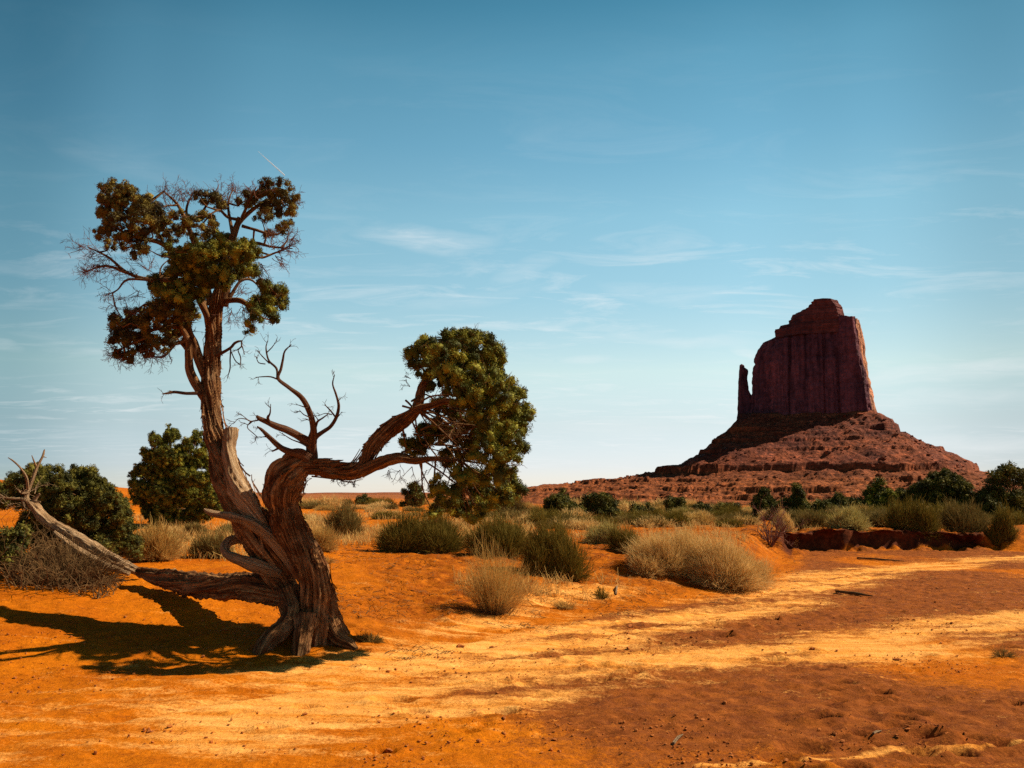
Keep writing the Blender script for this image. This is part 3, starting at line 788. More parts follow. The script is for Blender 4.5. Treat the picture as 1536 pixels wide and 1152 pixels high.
    # ledges: harder beds stand out as small cliffs
    for zb, hb in ((bz(647), 8.5), (bz(664), 5.0), (bz(680), 5.5), (bz(707), 9.0), (bz(724), 4.2), (bz(737), 4.2), (bz(748), 3.6)):
        zb2 = zb + 2.0 * fbm(U * 0.01, V * 0.01, zb, 3, 64)
        hh = hb * np.clip(0.50 + 1.3 * fbm(U * 0.018, V * 0.018, zb, 3, 65), 0, 1.4)
        m = np.clip((z - (zb2 - hh)) / (hh * 2 + 1e-3), 0, 1)
        z = np.where((z > zb2 - hh) & (z < zb2 + hh), zb2 - hh + 2 * hh * sstep(0.36, 0.64, m), z)
    z = z + 0.5 * fbm(U * 0.4, V * 0.4, 0, 2, 66)
    W = bworld(U, V, z + bz(742))
    nx, ny = len(u), len(v)
    i = np.arange(ny - 1)[:, None] * nx; j = np.arange(nx - 1)[None, :]
    mb = MB(); mb.add(W, np.stack([i + j, i + j + 1, i + nx + j + 1, i + nx + j], -1).reshape(-1, 4))
    mb.build('talus_slope', M_TALUS, root)
    # blocks fallen from the cliff lie on the talus
    rng = np.random.default_rng(8)
    ok = np.flatnonzero((d > 4) & (d < 330) & (V < 40) & (U > -330) & (U < 330))
    pick = rng.choice(ok, 5200)
    pick = pick[rng.random(5200) < 0.3 + 0.9 * np.clip(fbm(U[pick] * 0.03, V[pick] * 0.03, 0, 3, 68) + 0.25, 0, 1)]
    r = np.exp(rng.normal(0.25, 0.55, len(pick))); mb = MB(); stones(mb, W[pick], r, rng, 0.5)
    tag(mb.build('boulders', M_TALUS, root, smooth=False), kind='stuff')
    return root


build_butte()


def build_far_hills():
    x = np.arange(-3200, 500, 12.0); yy = np.linspace(0, 1, 40)
    X, T = np.meshgrid(x, yy); x1, t = X.ravel(), T.ravel()
    Y = 3000 + t * 1100
    crest = 9.5 + 2.8 * fbm(x1 / 420, 0.3, 0, 4, 70) + 1.2 * vnoise(x1 / 60, 0.1, 0, 71)
    h = crest * np.interp(t, [0, 0.12, 0.14, 0.3, 0.33, 0.6, 1.0], [-0.6, 0.15, 0.45, 0.6, 0.95, 1.0, 0.2]) + 0.4 * vnoise(x1 / 25, Y / 25, 0, 72)
    nx = len(x); i = np.arange(len(yy) - 1)[:, None] * nx; j = np.arange(nx - 1)[None, :]
    mb = MB(); mb.add(np.stack([x1, Y, h], -1), np.stack([i + j, i + j + 1, i + nx + j + 1, i + nx + j], -1).reshape(-1, 4))
    tag(mb.build('hills', M_TALUS), 'low red mesa along the far horizon', 'hills', kind='structure')


build_far_hills()

# ------------------------------------------------------------------ the old juniper
TD = 9.5
def Z4(X, Y): return 480 + X * 0.27778, 480 + Y * 0.27778     # tracing sheets: detail-view coordinates -> photograph pixels
def Z1(X, Y): return 100 + X * 0.26042, 240 + Y * 0.26042


def trace(pts, depth0=TD):
    """pts: (px, py, radius_px, depth offset) -> world points and radii"""
    D = [depth0 + (p[3] if len(p) > 3 else 0) + lean_of(p[1]) for p in pts]
    W = np.array([P(p[0], p[1], d) for p, d in zip(pts, D)])
    R = np.array([p[2] * d / F_PX for p, d in zip(pts, D)])
    return W, R


LEAN = ['']
def lean_of(py):
    """the upright stem leans away from the wash, the dead antlers lean towards it"""
    if LEAN[0] == 'stem': return 0.60 * float(sstep(780, 500, py))
    if LEAN[0] == 'antler': return -0.60 * float(sstep(690, 560, py))
    return 0.0


def bark_strips(mb, pts, depth, n, rng, lo=0.0, hi=1.0):
    """shreds of stringy bark lying along a limb with their ends peeling off"""
    C, R = catmull(*trace(pts, depth), 0.02)
    T = np.gradient(C, axis=0); T /= np.linalg.norm(T, axis=1)[:, None] + 1e-9
    out = []
    for _ in range(n):
        i0 = int(rng.uniform(lo, hi) * (len(C) - 1)); ln = int(rng.integers(5, 22)); ix = np.clip(np.linspace(i0, i0 + ln, 7).astype(int), 0, len(C) - 1)
        a = rng.uniform(0, 6.283) + np.linspace(0, rng.normal(0, 0.25), 7)
        side = np.cross(T[ix], np.array([0, -1.0, 0.1])); side /= np.linalg.norm(side, axis=1)[:, None] + 1e-9
        fr = np.cross(side, T[ix])
        lift = 1.04 + np.array([1, 0.25, 0, 0, 0, 0.25, 1]) * rng.uniform(0.0, 0.28, 7)
        out.append(C[ix] + (side * np.cos(a)[:, None] + fr * np.sin(a)[:, None]) * (R[ix] * lift)[:, None])
    if out: ribbons(mb, np.array(out), rng.uniform(0.008, 0.024, len(out)), rng, rng.random(len(out)))


def build_hero():
    rng = np.random.default_rng(21)
    base = G(455, 965)
    root = empty('juniper_tree', tuple(base), 'old twisted juniper with forked trunk, upright crown and a second crown drooping from its limb', 'tree')
    skel = []                                             # (world points, radius) of every limb, for attaching foliage
    def limb(mb, pts, n=16, step=0.02, **kw):
        W, R = trace(pts); R = R * (0.91 if n >= 44 else 1.0); tube(mb, W, R, n=n, step=step, **kw)
        C, r = catmull(W, R, 0.03); skel.append((C, r))
    # --- trunk: two stems grown together at the foot
    mb = MB(); LEAN[0] = 'stem'
    limb(mb, [(452, 988, 20, 0.16), (446, 950, 17, 0.18), (434, 900, 18.5, 0.2), (409, 845, 22, 0.2), (388, 803, 25, 0.18), (364, 757, 26, 0.2), (341, 712, 22, 0.2), (327, 670, 17.5, 0.2),
              (320, 638, 14.5, 0.2), (317, 593, 13.5, 0.2), (318, 548, 12.5, 0.2), (320, 503, 12, 0.2), (321, 480, 12, 0.2), (327, 453, 10, 0.2), (334, 422, 7.5, 0.18), (347, 365, 5.5, 0.1), (360, 326, 4, 0.05)],
         n=120, step=0.010, ridge=0.30, lump=0.10, seed=1, twist=1.3, k=2.6)
    LEAN[0] = ''
    limb(mb, [(484, 992, 34, -0.05), (481, 968, 29, -0.05), (478, 938, 27.5, -0.06), (476, 900, 28.5, -0.06), (470, 866, 23.5, -0.05), (457, 835, 21.5, -0.02), (443, 808, 21.5, 0), (432, 785, 21, 0), (427, 762, 21.5, 0),
              (424, 740, 27.5, -0.02), (431, 715, 28, 0), (446, 697, 23, 0), (459, 688, 15, 0)],
         n=130, step=0.010, ridge=0.28, lump=0.12, seed=2, twist=-0.9, k=2.8)
    # lobes that run together between the stems
    limb(mb, [(503, 985, 18, -0.02), (497, 950, 14, -0.06), (493, 910, 10, -0.06), (486, 870, 6, -0.04)], n=32, step=0.014, ridge=0.24, lump=0.15, seed=4)
    LEAN[0] = 'stem'
    bark_strips(mb, [(446, 950, 18, 0.18), (434, 900, 18.5, 0.2), (409, 845, 23, 0.2), (364, 757, 27, 0.2), (327, 670, 17.5, 0.2), (317, 593, 13.5, 0.2), (320, 503, 12, 0.2)], TD, 170, rng)
    LEAN[0] = ''
    bark_strips(mb, [(479, 950, 29, -0.06), (470, 866, 24, -0.05), (443, 808, 22, 0), (427, 762, 22, 0), (431, 715, 28, 0)], TD, 150, rng)
    mb.build('trunk', M_BARK, root)
    # --- roots
    for i, pts in enumerate(([(432, 885, 15, 0.0), (439, 915, 15, -0.14), (430, 938, 13.5, -0.28), (411, 953, 12.5, -0.38), (397, 968, 11, -0.46), (388, 984, 9, -0.52), (384, 996, 5, -0.56)],
                             [(462, 925, 16, -0.28), (456, 950, 15, -0.38), (450, 972, 12, -0.46), (446, 990, 8, -0.52)],
                             [(497, 935, 14, -0.1), (508, 957, 11, -0.18), (523, 966, 8, -0.22), (535, 974, 4, -0.25)],
                             [(500, 925, 12, 0.1), (513, 946, 10, 0.2), (522, 962, 7, 0.3), (528, 972, 4, 0.35)],
                             [(440, 925, 12, 0.15), (428, 945, 9, 0.25), (418, 955, 6, 0.3)])):
        mb = MB(); limb(mb, pts, n=28, step=0.012, ridge=0.3, lump=0.2, seed=30 + i, twist=1.0)
        mb.build('root', M_BARK, root)
    # --- dead wood on the left stem: sawn stub, bleached strip, crossing limb, hooked limb
    LEAN[0] = 'stem'
    mb = MB(); limb(mb, [(346, 645, 10.5, 0.02), (346, 652, 10, 0.02), (344, 672, 9, 0.05), (346, 695, 10, 0.05), (351, 718, 13, 0.06), (366, 748, 15, 0.06), (384, 775, 11, 0.06), (398, 795, 8, 0.06), (408, 812, 4, 0.08)],
                    n=40, step=0.012, ridge=0.2, lump=0.15, seed=40, twist=1.4)
    tag(mb.build('branch_stub', M_DEAD, root), 'sawn-off grey stub with a bleached strip running down the trunk')
    LEAN[0] = ''
    mb = MB(); limb(mb, [(306, 764, 2, -0.1), (318, 770, 5, -0.1), (354, 777, 6.5, -0.08), (378, 786, 8.5, -0.04), (400, 802, 9, 0.0), (418, 822, 8, 0.03), (432, 842, 6, 0.05), (444, 866, 4, 0.04)],
                    n=28, step=0.012, ridge=0.22, lump=0.15, seed=41, twist=1.0)
    tag(mb.build('dead_branch', M_DEAD, root), 'short grey limb crossing the fork')
    mb = MB(); limb(mb, [(385, 818, 7, 0.3), (362, 809, 6.5, 0.32), (345, 812, 6.5, 0.25), (337, 822, 6.5, 0.15), (342, 832, 6, 0.08), (358, 839, 8, 0.02), (380, 847, 9.5, 0.02), (402, 855, 9, 0.06), (420, 862, 6, 0.1)],
                    n=28, step=0.012, ridge=0.22, lump=0.15, seed=42, twist=1.0)
    tag(mb.build('dead_branch', M_DEAD, root), 'hooked grey limb curling back to the trunk')
    # --- long low limb lying on the sand
    mb = MB(); limb(mb, [(436, 896, 19, 0.15), (408, 888, 20, 0.24), (375, 878, 21, 0.38), (339, 878, 19.5, 0.6), (300, 878, 18, 0.85), (267, 872, 15.5, 1.1), (236, 864, 12, 1.3), (213, 858, 8, 1.5), (206, 856, 4, 1.55)],
                    n=64, step=0.014, ridge=0.24, lump=0.14, seed=43, twist=0.8)
    tag(mb.build('low_limb', M_BARK, root), 'thick dead limb lying along the sand')
    # --- the long right limb
    mb = MB()
    limb(mb, [(448, 697, 15, 0), (470, 700, 13, -0.02), (508, 707, 12, -0.02), (534, 706, 13.5, 0), (547, 696, 11.5, 0.0), (554, 677, 11, 0), (566, 661, 11.5, 0), (591, 640, 12, 0), (618, 622, 8.5, 0.02), (629, 603, 7, 0.05),
              (633, 582, 6.5, 0.05), (641, 569, 5, 0.05), (655, 564, 4, 0.08), (672, 556, 3, 0.12)], n=44, step=0.012, ridge=0.26, lump=0.14, seed=50, twist=1.5, k=3)
    limb(mb, [(540, 707, 9, -0.05), (552, 702, 9, -0.06), (572, 694, 8.5, -0.1), (597, 687, 7.5, -0.15), (624, 691, 6, -0.2), (650, 688, 4, -0.25), (690, 690, 2.5, -0.25)], n=28, step=0.014, ridge=0.25, lump=0.1, seed=51, twist=1.0)
    limb(mb, [(606, 630, 7, 0), (625, 615, 6.5, -0.06), (648, 608, 5.5, -0.12), (672, 602, 5, -0.2), (700, 608, 4, -0.28), (716, 622, 3, -0.3), (730, 650, 2, -0.3)], n=24, step=0.014, ridge=0.22, lump=0.1, seed=52)
    for i in range(16):                                       # torn fibres at the joint
        x = rng.uniform(462, 500); y = 690 + rng.uniform(0, 24)
        l = rng.uniform(14, 34); up = (y - 702) * 0.25 + rng.uniform(-3, 2)
        W, R = trace([(x, y, 3.6, -0.08 + rng.uniform(-0.06, 0.06)), (x + l * 0.5, y + up * 0.6, 3.2, -0.1), (x + l, y + up, 0.8, -0.1 + rng.uniform(-0.05, 0.05))])
        tube(mb, W, R, n=7, step=0.02, ridge=0.3, seed=int(rng.integers(99)))
    bark_strips(mb, [(470, 700, 13, -0.02), (508, 707, 12, -0.02), (534, 706, 13.5, 0), (566, 661, 11.5, 0), (591, 640, 12, 0), (618, 622, 8.5, 0.02)], TD, 90, rng)
    mb.build('limb', M_BARK, root)
    # --- dead antlers on the right stem
    def antler(pts_list, label=None):
        mb = MB()
        for i, pts in enumerate(pts_list): limb(mb, [(p[0], p[1], p[2] * (0.82 if p[2] < 7 else 1), *p[3:]) for p in pts], n=16 if pts[0][2] > 3 else 7, step=0.02, ridge=0.18, lump=0.15, seed=60 + i)
        for pts in pts_list:
            W, R = trace(pts[-2:])
            for _ in range(2): twig(mb, W[-1] * 0.6 + W[-2] * 0.4, (W[-1] - W[-2]) / np.linalg.norm(W[-1] - W[-2]) + rng.normal(0, 0.5, 3), 0.08, 0.003, 1, rng, 0.6)
        o = mb.build('dead_branch', M_TWIGBARK, root)
        if label: o['label'] = label
    a = -0.05; LEAN[0] = 'antler'
    antler([[(463, 697, 11, 0), (468, 688, 9.5, 0), (468, 667, 8, 0), (470, 642, 6, a), (464, 617, 5.2, a), (452, 596, 4.6, a * 2), (434, 582, 3.5, a * 3), (417, 568, 3, a * 3), (421, 554, 2.4, a * 3), (424, 540, 2, a * 3), (427, 527, 1.4, a * 4), (437, 517, 0.8, a * 5)],
            [(416, 569, 2.4, a * 3), (415, 553, 2.2, a * 2), (404, 542, 2, 0.0), (400, 530, 1.6, 0.03), (399, 519, 1.1, 0.05), (402, 511, 0.6, 0.05)],
            [(404, 545, 1.4, 0), (395, 536, 1.2, 0.05), (386, 526, 0.7, 0.1)], [(400, 529, 1.2, 0.03), (408, 521, 1, 0), (413, 514, 0.6, 0)],
            [(417, 569, 1.6, -0.15), (406, 565, 1.4, -0.18), (394, 565, 1.1, -0.2), (383, 566, 0.6, -0.22)], [(398, 546, 1, 0), (388, 544, 0.9, 0), (384, 535, 0.6, 0)],
            [(461, 612, 1.3, -0.1), (452, 609, 1, -0.13), (446, 607, 0.5, -0.15)], [(466, 626, 1.2, -0.1), (456, 622, 1, -0.12), (449, 615, 0.5, -0.14)], [(467, 632, 1, -0.1), (458, 628, 0.6, -0.12)]],
           'tall dead branch forking into bare twigs')
    antler([[(470, 660, 5.5, 0), (477, 653, 4.5, 0), (486, 647, 3.8, 0.05), (496, 640, 3.4, 0.1), (504, 627, 3.0, 0.13), (508, 609, 2.6, 0.15), (504, 592, 2, 0.15), (499, 576, 1.4, 0.15), (502, 562, 0.7, 0.15)],
            [(503, 625, 1.8, 0.13), (496, 616, 1.5, 0.1), (487, 607, 0.8, 0.08)], [(474, 640, 2.6, 0), (477, 632, 2.2, -0.05), (484, 627, 1.6, -0.1), (492, 621, 0.9, -0.13)],
            [(478, 631, 1.2, -0.05), (473, 624, 0.6, -0.06)], [(506, 602, 1, 0.15), (511, 598, 0.5, 0.15)], [(504, 628, 1.2, 0.13), (510, 622, 0.6, 0.15)],
            [(498, 622, 1.0, 0.1), (488, 620, 0.8, 0.1), (477, 624, 0.6, 0.1)]], 'curved dead branch pointing up beside the tall one')
    antler([[(468, 668, 8, 0), (460, 662, 7.5, -0.05), (445, 652, 6.8, -0.12), (430, 645, 6.4, -0.18), (416, 640, 6, -0.22), (401, 633, 5.2, -0.27), (388, 627, 4.4, -0.3), (385, 624, 2.5, -0.3)],
            [(404, 634, 3.2, -0.27), (402, 626, 2.6, -0.27), (405, 620, 1.4, -0.27), (406, 606, 0.6, -0.27)], [(388, 630, 1.6, -0.3), (376, 632, 1.4, -0.32), (370, 629, 1.2, -0.33), (358, 628, 0.8, -0.35), (350, 636, 0.4, -0.36)],
            [(376, 632, 1.2, -0.32), (371, 641, 1, -0.33), (380, 650, 0.8, -0.34), (387, 656, 0.5, -0.34)], [(372, 630, 0.8, -0.3), (360, 620, 0.4, -0.3)], [(380, 631, 1, -0.3), (372, 637, 0.8, -0.3), (366, 634, 0.4, -0.3)]],
           'thick bleached dead branch')
    antler([[(462, 688, 9.5, -0.05), (450, 680, 8.2, -0.1), (434, 677, 6.2, -0.17), (419, 670, 5, -0.22), (403, 655, 4, -0.26), (393, 645, 3, -0.28), (386, 640, 1.5, -0.3)],
            [(420, 671, 2.6, -0.22), (414, 674, 2, -0.25), (408, 677, 1.2, -0.28)], [(462, 670, 2, -0.1), (450, 664, 1.6, -0.16), (437, 659, 1.2, -0.22), (423, 650, 0.6, -0.26)],
            [(404, 656, 1.6, -0.26), (397, 655, 1.2, -0.28), (391, 656, 0.6, -0.28)]], 'lower bleached dead branch')
    LEAN[0] = 'stem'
    antler([[(304, 592, 5, 0.15), (298, 590, 3.6, 0.1), (280, 590, 3, 0.05), (262, 588, 2.6, 0.0), (251, 590, 2.0, -0.05), (243, 591, 0.8, -0.08)], [(262, 588, 1.6, 0), (254, 586, 0.7, 0)]], 'straight dead stub on the left stem')
    antler([[(326, 533, 4, 0.1), (332, 530, 3.2, 0.05), (346, 522, 2.6, 0.0), (352, 515, 2.4, 0), (358, 512, 2, 0), (364, 511, 0.8, 0)], [(346, 524, 1.4, 0), (345, 540, 1.3, 0), (345, 553, 1.2, 0), (341, 567, 0.6, 0)],
            [(346, 526, 1.2, 0), (353, 541, 1.2, 0), (360, 547, 1, 0)], [(362, 511, 1.6, 0), (362, 520, 1.6, 0), (357, 525, 1.2, 0), (361, 537, 1.2, 0), (360, 552, 0.6, 0)], [(363, 519, 1.2, 0), (367, 532, 0.6, 0)], [(358, 523, 1.2, 0), (354, 526, 0.5, 0)]],
           'short pale dead branch with hanging twigs')
    # --- live branches of the upper crown
    mb = MB()
    B1 = [([(900, 840), (925, 700), (945, 560), (955, 440), (1010, 340), (1120, 250), (1230, 200)], 7.5, 1.8, 0.25), ([(1000, 345), (930, 330), (880, 290), (830, 310)], 3, 1.2, -0.3),
          ([(945, 490), (1090, 480), (1180, 500), (1300, 510)], 4, 0.9, -0.35), ([(1060, 490), (1110, 560), (1190, 540), (1290, 490)], 2.4, 0.8, -0.4), ([(1010, 380), (1080, 400), (1200, 430), (1270, 390)], 3, 0.9, 0.45),
          ([(900, 760), (830, 600), (740, 480), (700, 380), (640, 260), (560, 180)], 7, 1.3, -0.1), ([(780, 520), (620, 520), (520, 470), (380, 440), (280, 380), (220, 260)], 5, 1.4, -0.25),
          ([(830, 830), (790, 720), (600, 690), (480, 690), (350, 650), (240, 560), (120, 500)], 5.5, 1.0, 0.3), ([(350, 650), (220, 610), (95, 650)], 2.6, 0.8, 0.35), ([(480, 690), (350, 690), (290, 750), (220, 780)], 2.2, 0.6, 0.3),
          ([(820, 960), (800, 880), (740, 760), (700, 640), (650, 560)], 6, 2, -0.45), ([(900, 810), (1000, 810), (1080, 850), (1160, 800), (1210, 780)], 5, 1.5, -0.2), ([(940, 790), (1000, 700), (1060, 690), (1110, 730)], 3, 1, 0.35),
          ([(1060, 860), (1055, 960)], 1.5, 0.6, -0.25), ([(1150, 850), (1195, 925)], 1.4, 0.6, -0.25), ([(700, 380), (690, 280), (725, 190)], 3, 0.9, 0.25), ([(760, 330), (800, 270), (870, 160)], 2.6, 0.8, 0.4),
          ([(955, 420), (930, 260), (960, 160)], 3, 0.8, 0.5), ([(1010, 330), (1060, 220), (1090, 160)], 2.6, 0.8, -0.2)]
    for pts, r0, r1, dz in B1:
        n = len(pts); limb(mb, [(*Z1(*p), r0 + (r1 - r0) * i / (n - 1), 0.2 + (dz - 0.2) * (i / (n - 1)) if i else 0.2) for i, p in enumerate(pts)], n=9, step=0.03, ridge=0.15, seed=int(rng.integers(99)))
    limb(mb, [(314, 575, 8, 0.2), (303, 553, 7.5, 0.15), (292, 520, 7, 0.1), (283, 498, 6.5, 0.05), (276, 475, 6, 0), (264, 450, 5, -0.1), (246, 462, 3, -0.2)], n=18, step=0.02, ridge=0.2, seed=80)
    limb(mb, [(312, 600, 9, 0.2), (300, 585, 7.5, 0.15), (285, 556, 6.5, 0.1), (283, 535, 6, 0.05), (281, 510, 5, 0), (270, 488, 4, -0.1)], n=18, step=0.02, ridge=0.2, seed=81)
    limb(mb, [(314, 495, 6, 0.2), (306, 458, 5, 0.1), (296, 438, 4, 0)], n=14, step=0.02, ridge=0.2, seed=82)
    for pts, r0, r1, dz in (([(690, 960), (560, 960), (480, 980), (370, 940)], 4.5, 1.3, -0.3), ([(700, 900), (640, 900), (560, 850), (450, 830)], 4.5, 1.2, 0.2), ([(690, 1040), (600, 1060), (480, 1020), (330, 1080), (260, 1110)], 3.6, 1, -0.15),
                            ([(700, 1100), (640, 1050), (560, 1130), (480, 1130)], 3, 1, 0.25)):
        n = len(pts); limb(mb, [(*Z1(*p), r0 + (r1 - r0) * i / (n - 1), dz * i / (n - 1)) for i, p in enumerate(pts)], n=8, step=0.03, ridge=0.15, seed=int(rng.integers(99)))
    mb.build('branch', M_BARK, root)
    nup = len(skel); LEAN[0] = ''
    # --- bare grey-pink twigs
    mb = MB()
    def spray(X, Y, dz, ang, n, L, depth=2, droop=0.02, sp=0.55):
        p = P(*Z1(X, Y), TD + 0.6 + dz)
        for _ in range(n):
            an = math.radians(ang + rng.normal(0, 28)); d = np.array([math.cos(an), rng.normal(0, 0.5), math.sin(an)])
            twig(mb, p + rng.normal(0, 0.03, 3), d, L * rng.uniform(0.6, 1.2), 0.0042, depth, rng, sp, droop)
    for a_ in ((110, 500, 0.3, 160, 7, 0.16), (170, 530, 0.3, 150, 8, 0.2), (250, 570, 0.3, 170, 9, 0.22), (120, 640, 0.35, 190, 9, 0.14), (200, 610, 0.35, 200, 9, 0.2), (300, 630, 0.3, 200, 8, 0.24), (390, 660, 0.3, 150, 8, 0.2), (270, 770, 0.2, 200, 6, 0.14),
               (470, 640, 0.3, 110, 7, 0.2), (430, 770, 0.3, 180, 6, 0.25), (560, 200, -0.1, 100, 8, 0.16), (620, 240, -0.1, 80, 8, 0.2), (680, 250, 0.2, 80, 8, 0.18), (720, 230, 0.25, 60, 7, 0.16), (600, 300, 0, 120, 6, 0.18), (880, 190, 0.4, 90, 7, 0.13),
               (960, 190, 0.5, 80, 9, 0.14), (900, 260, 0.2, 60, 9, 0.18), (1000, 230, 0.2, 70, 10, 0.16), (1080, 190, -0.2, 60, 6, 0.12), (1290, 230, 0.2, 20, 7, 0.12), (1180, 500, -0.35, 30, 8, 0.2), (1260, 510, -0.35, 10, 8, 0.14), (1290, 490, -0.4, 40, 7, 0.12),
               (1200, 550, -0.4, -20, 8, 0.16), (1230, 420, 0.45, 10, 8, 0.16), (1150, 440, 0.4, 20, 6, 0.18), (1130, 580, -0.4, -60, 6, 0.14), (950, 850, 0, -90, 6, 0.18), (1010, 860, -0.2, -90, 7, 0.16), (1110, 920, -0.2, -80, 5, 0.12), (980, 780, 0.2, 50, 5, 0.2),
               (300, 1110, 0, 230, 12, 0.13), (380, 1090, 0, 250, 12, 0.14), (480, 1110, 0, 260, 10, 0.16), (580, 1100, 0.1, 260, 8, 0.16), (270, 1100, 0, 190, 8, 0.1), (420, 900, 0, 150, 6, 0.14), (330, 860, 0.1, 170, 5, 0.18), (260, 850, 0.1, 190, 4, 0.1), (700, 1000, 0.1, 20, 4, 0.12)):
        spray(*a_)
    mb.build('twigs', M_TWIG, root)
    # --- foliage
    def lumps(lst, scale, f, ctr, rad, tk, shrink=0.89, T0=TD):
        out = []
        for e in lst:
            X, Y, R = e[:3]; px, py = f(X, Y)
            q = min(1.0, ((px - ctr[0]) / rad[0]) ** 2 + ((py - ctr[1]) / rad[1]) ** 2)
            dep = tk * math.sqrt(1 - q)
            dz = e[3] if len(e) > 3 else rng.choice([-1, 1]) * dep * rng.uniform(0.3, 1.0)
            out.append((P(px, py, T0 + dz), R * scale * shrink * (T0 + dz) / F_PX))
        return out
    def hang(lmp, mbx, r0=0.012, among=None):
        """a thin branch from the nearest limb to each lump"""
        for c, R in lmp:
            best = None
            for C, r in (skel if among is None else among):
                k = int(np.argmin(np.linalg.norm(C - c, axis=1))); dd = np.linalg.norm(C[k] - c)
                if best is None or dd < best[0]: best = (dd, C[k], r[k])
            if best[0] < 0.03: continue
            m = (best[1] + c) / 2 + rng.normal(0, 0.06, 3) * min(1, best[0] * 2) - np.array([0, 0, 0.03])
            tube(mbx, [best[1], m, c], [min(r0, best[2] * 0.9 + 0.002), r0 * 0.65, 0.004], n=6, step=0.06)
            for _ in range(5):
                twig(mbx, c + rng.normal(0, R * 0.3, 3), rng.normal(0, 1, 3), R * 1.3, 0.0035, 1, rng)
    up_l = [(280, 200, 90), (350, 260, 100), (250, 300, 75), (300, 390, 90), (430, 270, 75), (440, 350, 90), (500, 330, 55), (400, 460, 55), (250, 490, 32), (330, 495, 30), (400, 525, 42), (460, 510, 25), (180, 415, 32),
            (210, 230, 40), (480, 250, 35), (530, 290, 25), (330, 180, 55)]
    up_m = [(600, 400, 80), (560, 430, 50), (640, 320, 45), (740, 390, 70), (800, 410, 35), (700, 350, 35)]
    up_r = [(820, 215, 50), (755, 200, 26), (870, 240, 45), (1060, 220, 60), (1020, 240, 40), (1160, 175, 60), (1240, 170, 55), (1250, 270, 70), (1180, 280, 65), (1120, 330, 45), (1310, 285, 28), (1245, 385, 38), (1275, 370, 22), (850, 330, 22), (780, 320, 22), (850, 370, 18), (1170, 425, 22), (1140, 130, 25), (1320, 210, 16)]
    up_c = [(840, 455, 55), (900, 500, 85), (1040, 510, 70), (1040, 480, 30), (780, 540, 95), (680, 570, 105), (620, 550, 55), (950, 600, 105), (1050, 620, 65), (1080, 640, 35), (850, 650, 115, -0.5), (720, 690, 115), (620, 710, 110), (540, 720, 70), (640, 790, 85), (760, 770, 55), (500, 700, 40), (520, 750, 40), (560, 800, 45), (740, 600, 100, -0.45), (960, 540, 80, -0.5), (900, 690, 60, -0.2), (700, 840, 40)]
    up_b = [(330, 920, 70), (300, 970, 50), (280, 920, 30), (420, 900, 70), (520, 870, 60), (500, 840, 35), (600, 880, 65), (690, 890, 55), (500, 950, 85), (400, 990, 85), (330, 1020, 60), (280, 1030, 35), (560, 1060, 55), (640, 1020, 55), (700, 930, 45), (730, 900, 28), (420, 1060, 70), (300, 1115, 40), (360, 1120, 45), (480, 1090, 50), (620, 960, 60, 0.4)]
    up_e = [(1160, 770, 70), (1210, 790, 60), (1225, 750, 40), (1130, 850, 70), (1100, 890, 45), (1070, 830, 40), (1235, 830, 38), (1180, 880, 35), (1195, 930, 20), (1050, 970, 28), (1130, 720, 30)]
    br = MB()
    for lst, mat, dens in ((up_l, M_LEAF_BROWN, 1.15), (up_m, M_LEAF_BROWN, 0.7), (up_r, M_LEAF_BROWN, 1.0), (up_c, M_LEAF, 1.2), (up_b, M_LEAF_BROWN, 1.05), (up_e, M_LEAF, 1.1)):
        L = lumps(lst, 0.26042, Z1, (285, 400), (175, 150), 0.75, T0=TD + 0.6)
        hang(L, br, 0.013, skel[:nup])
        mb = MB(); foliage(mb, L, rng, puff=0.052, density=dens * 1.05, per=110, blade=0.024, width=0.0085, fill=0.42)
        mb.build('crown', mat, root)
    # the drooping crown
    rc = [(520, 200, 60), (490, 180, 35), (600, 160, 70), (560, 130, 40), (720, 120, 75), (690, 85, 35), (810, 110, 70), (790, 80, 35), (880, 140, 75), (940, 130, 30), (950, 190, 60), (985, 170, 30), (560, 260, 60), (680, 250, 95), (800, 250, 105), (920, 270, 85), (1000, 330, 55),
          (700, 310, 70, -0.6), (760, 380, 90, -0.65), (850, 390, 100, -0.6), (960, 400, 85), (1040, 420, 65), (1060, 390, 30), (1070, 510, 65), (1090, 480, 30), (980, 520, 90), (880, 500, 80, -0.7), (1085, 560, 48), (1110, 540, 25), (1020, 620, 75), (1065, 690, 45), (960, 640, 90),
          (900, 720, 75), (1000, 780, 75), (930, 830, 75), (1020, 850, 45), (1065, 925, 48), (850, 880, 85), (780, 950, 75), (900, 960, 75), (980, 940, 55), (820, 1040, 55), (870, 1040, 40), (720, 1010, 55), (620, 1055, 36), (680, 940, 55), (640, 880, 50), (760, 850, 60), (800, 1085, 30),
          (470, 645, 35, 0.55), (540, 640, 55, 0.6), (520, 690, 50, 0.55), (620, 600, 70, 0.65), (720, 600, 80, 0.7), (850, 620, 85, 0.6), (700, 720, 60, 0.6), (800, 700, 70, 0.65), (600, 330, 55, 0.5), (700, 450, 80, 0.6), (820, 520, 80, 0.6), (900, 620, 60, -0.55), (880, 300, 80, -0.6), (780, 180, 80, -0.5), (640, 190, 60, -0.4), (620, 940, 30), (660, 1000, 30)]
    L = lumps(rc, 0.27778, Z4, (700, 640), (95, 150), 0.8, 0.95)
    rb = MB(); hang(L, rb, 0.011, [s_ for s_ in skel if s_[0][:, 0].max() > -1.75 and s_[0][:, 2].max() < 3.4][-200:])
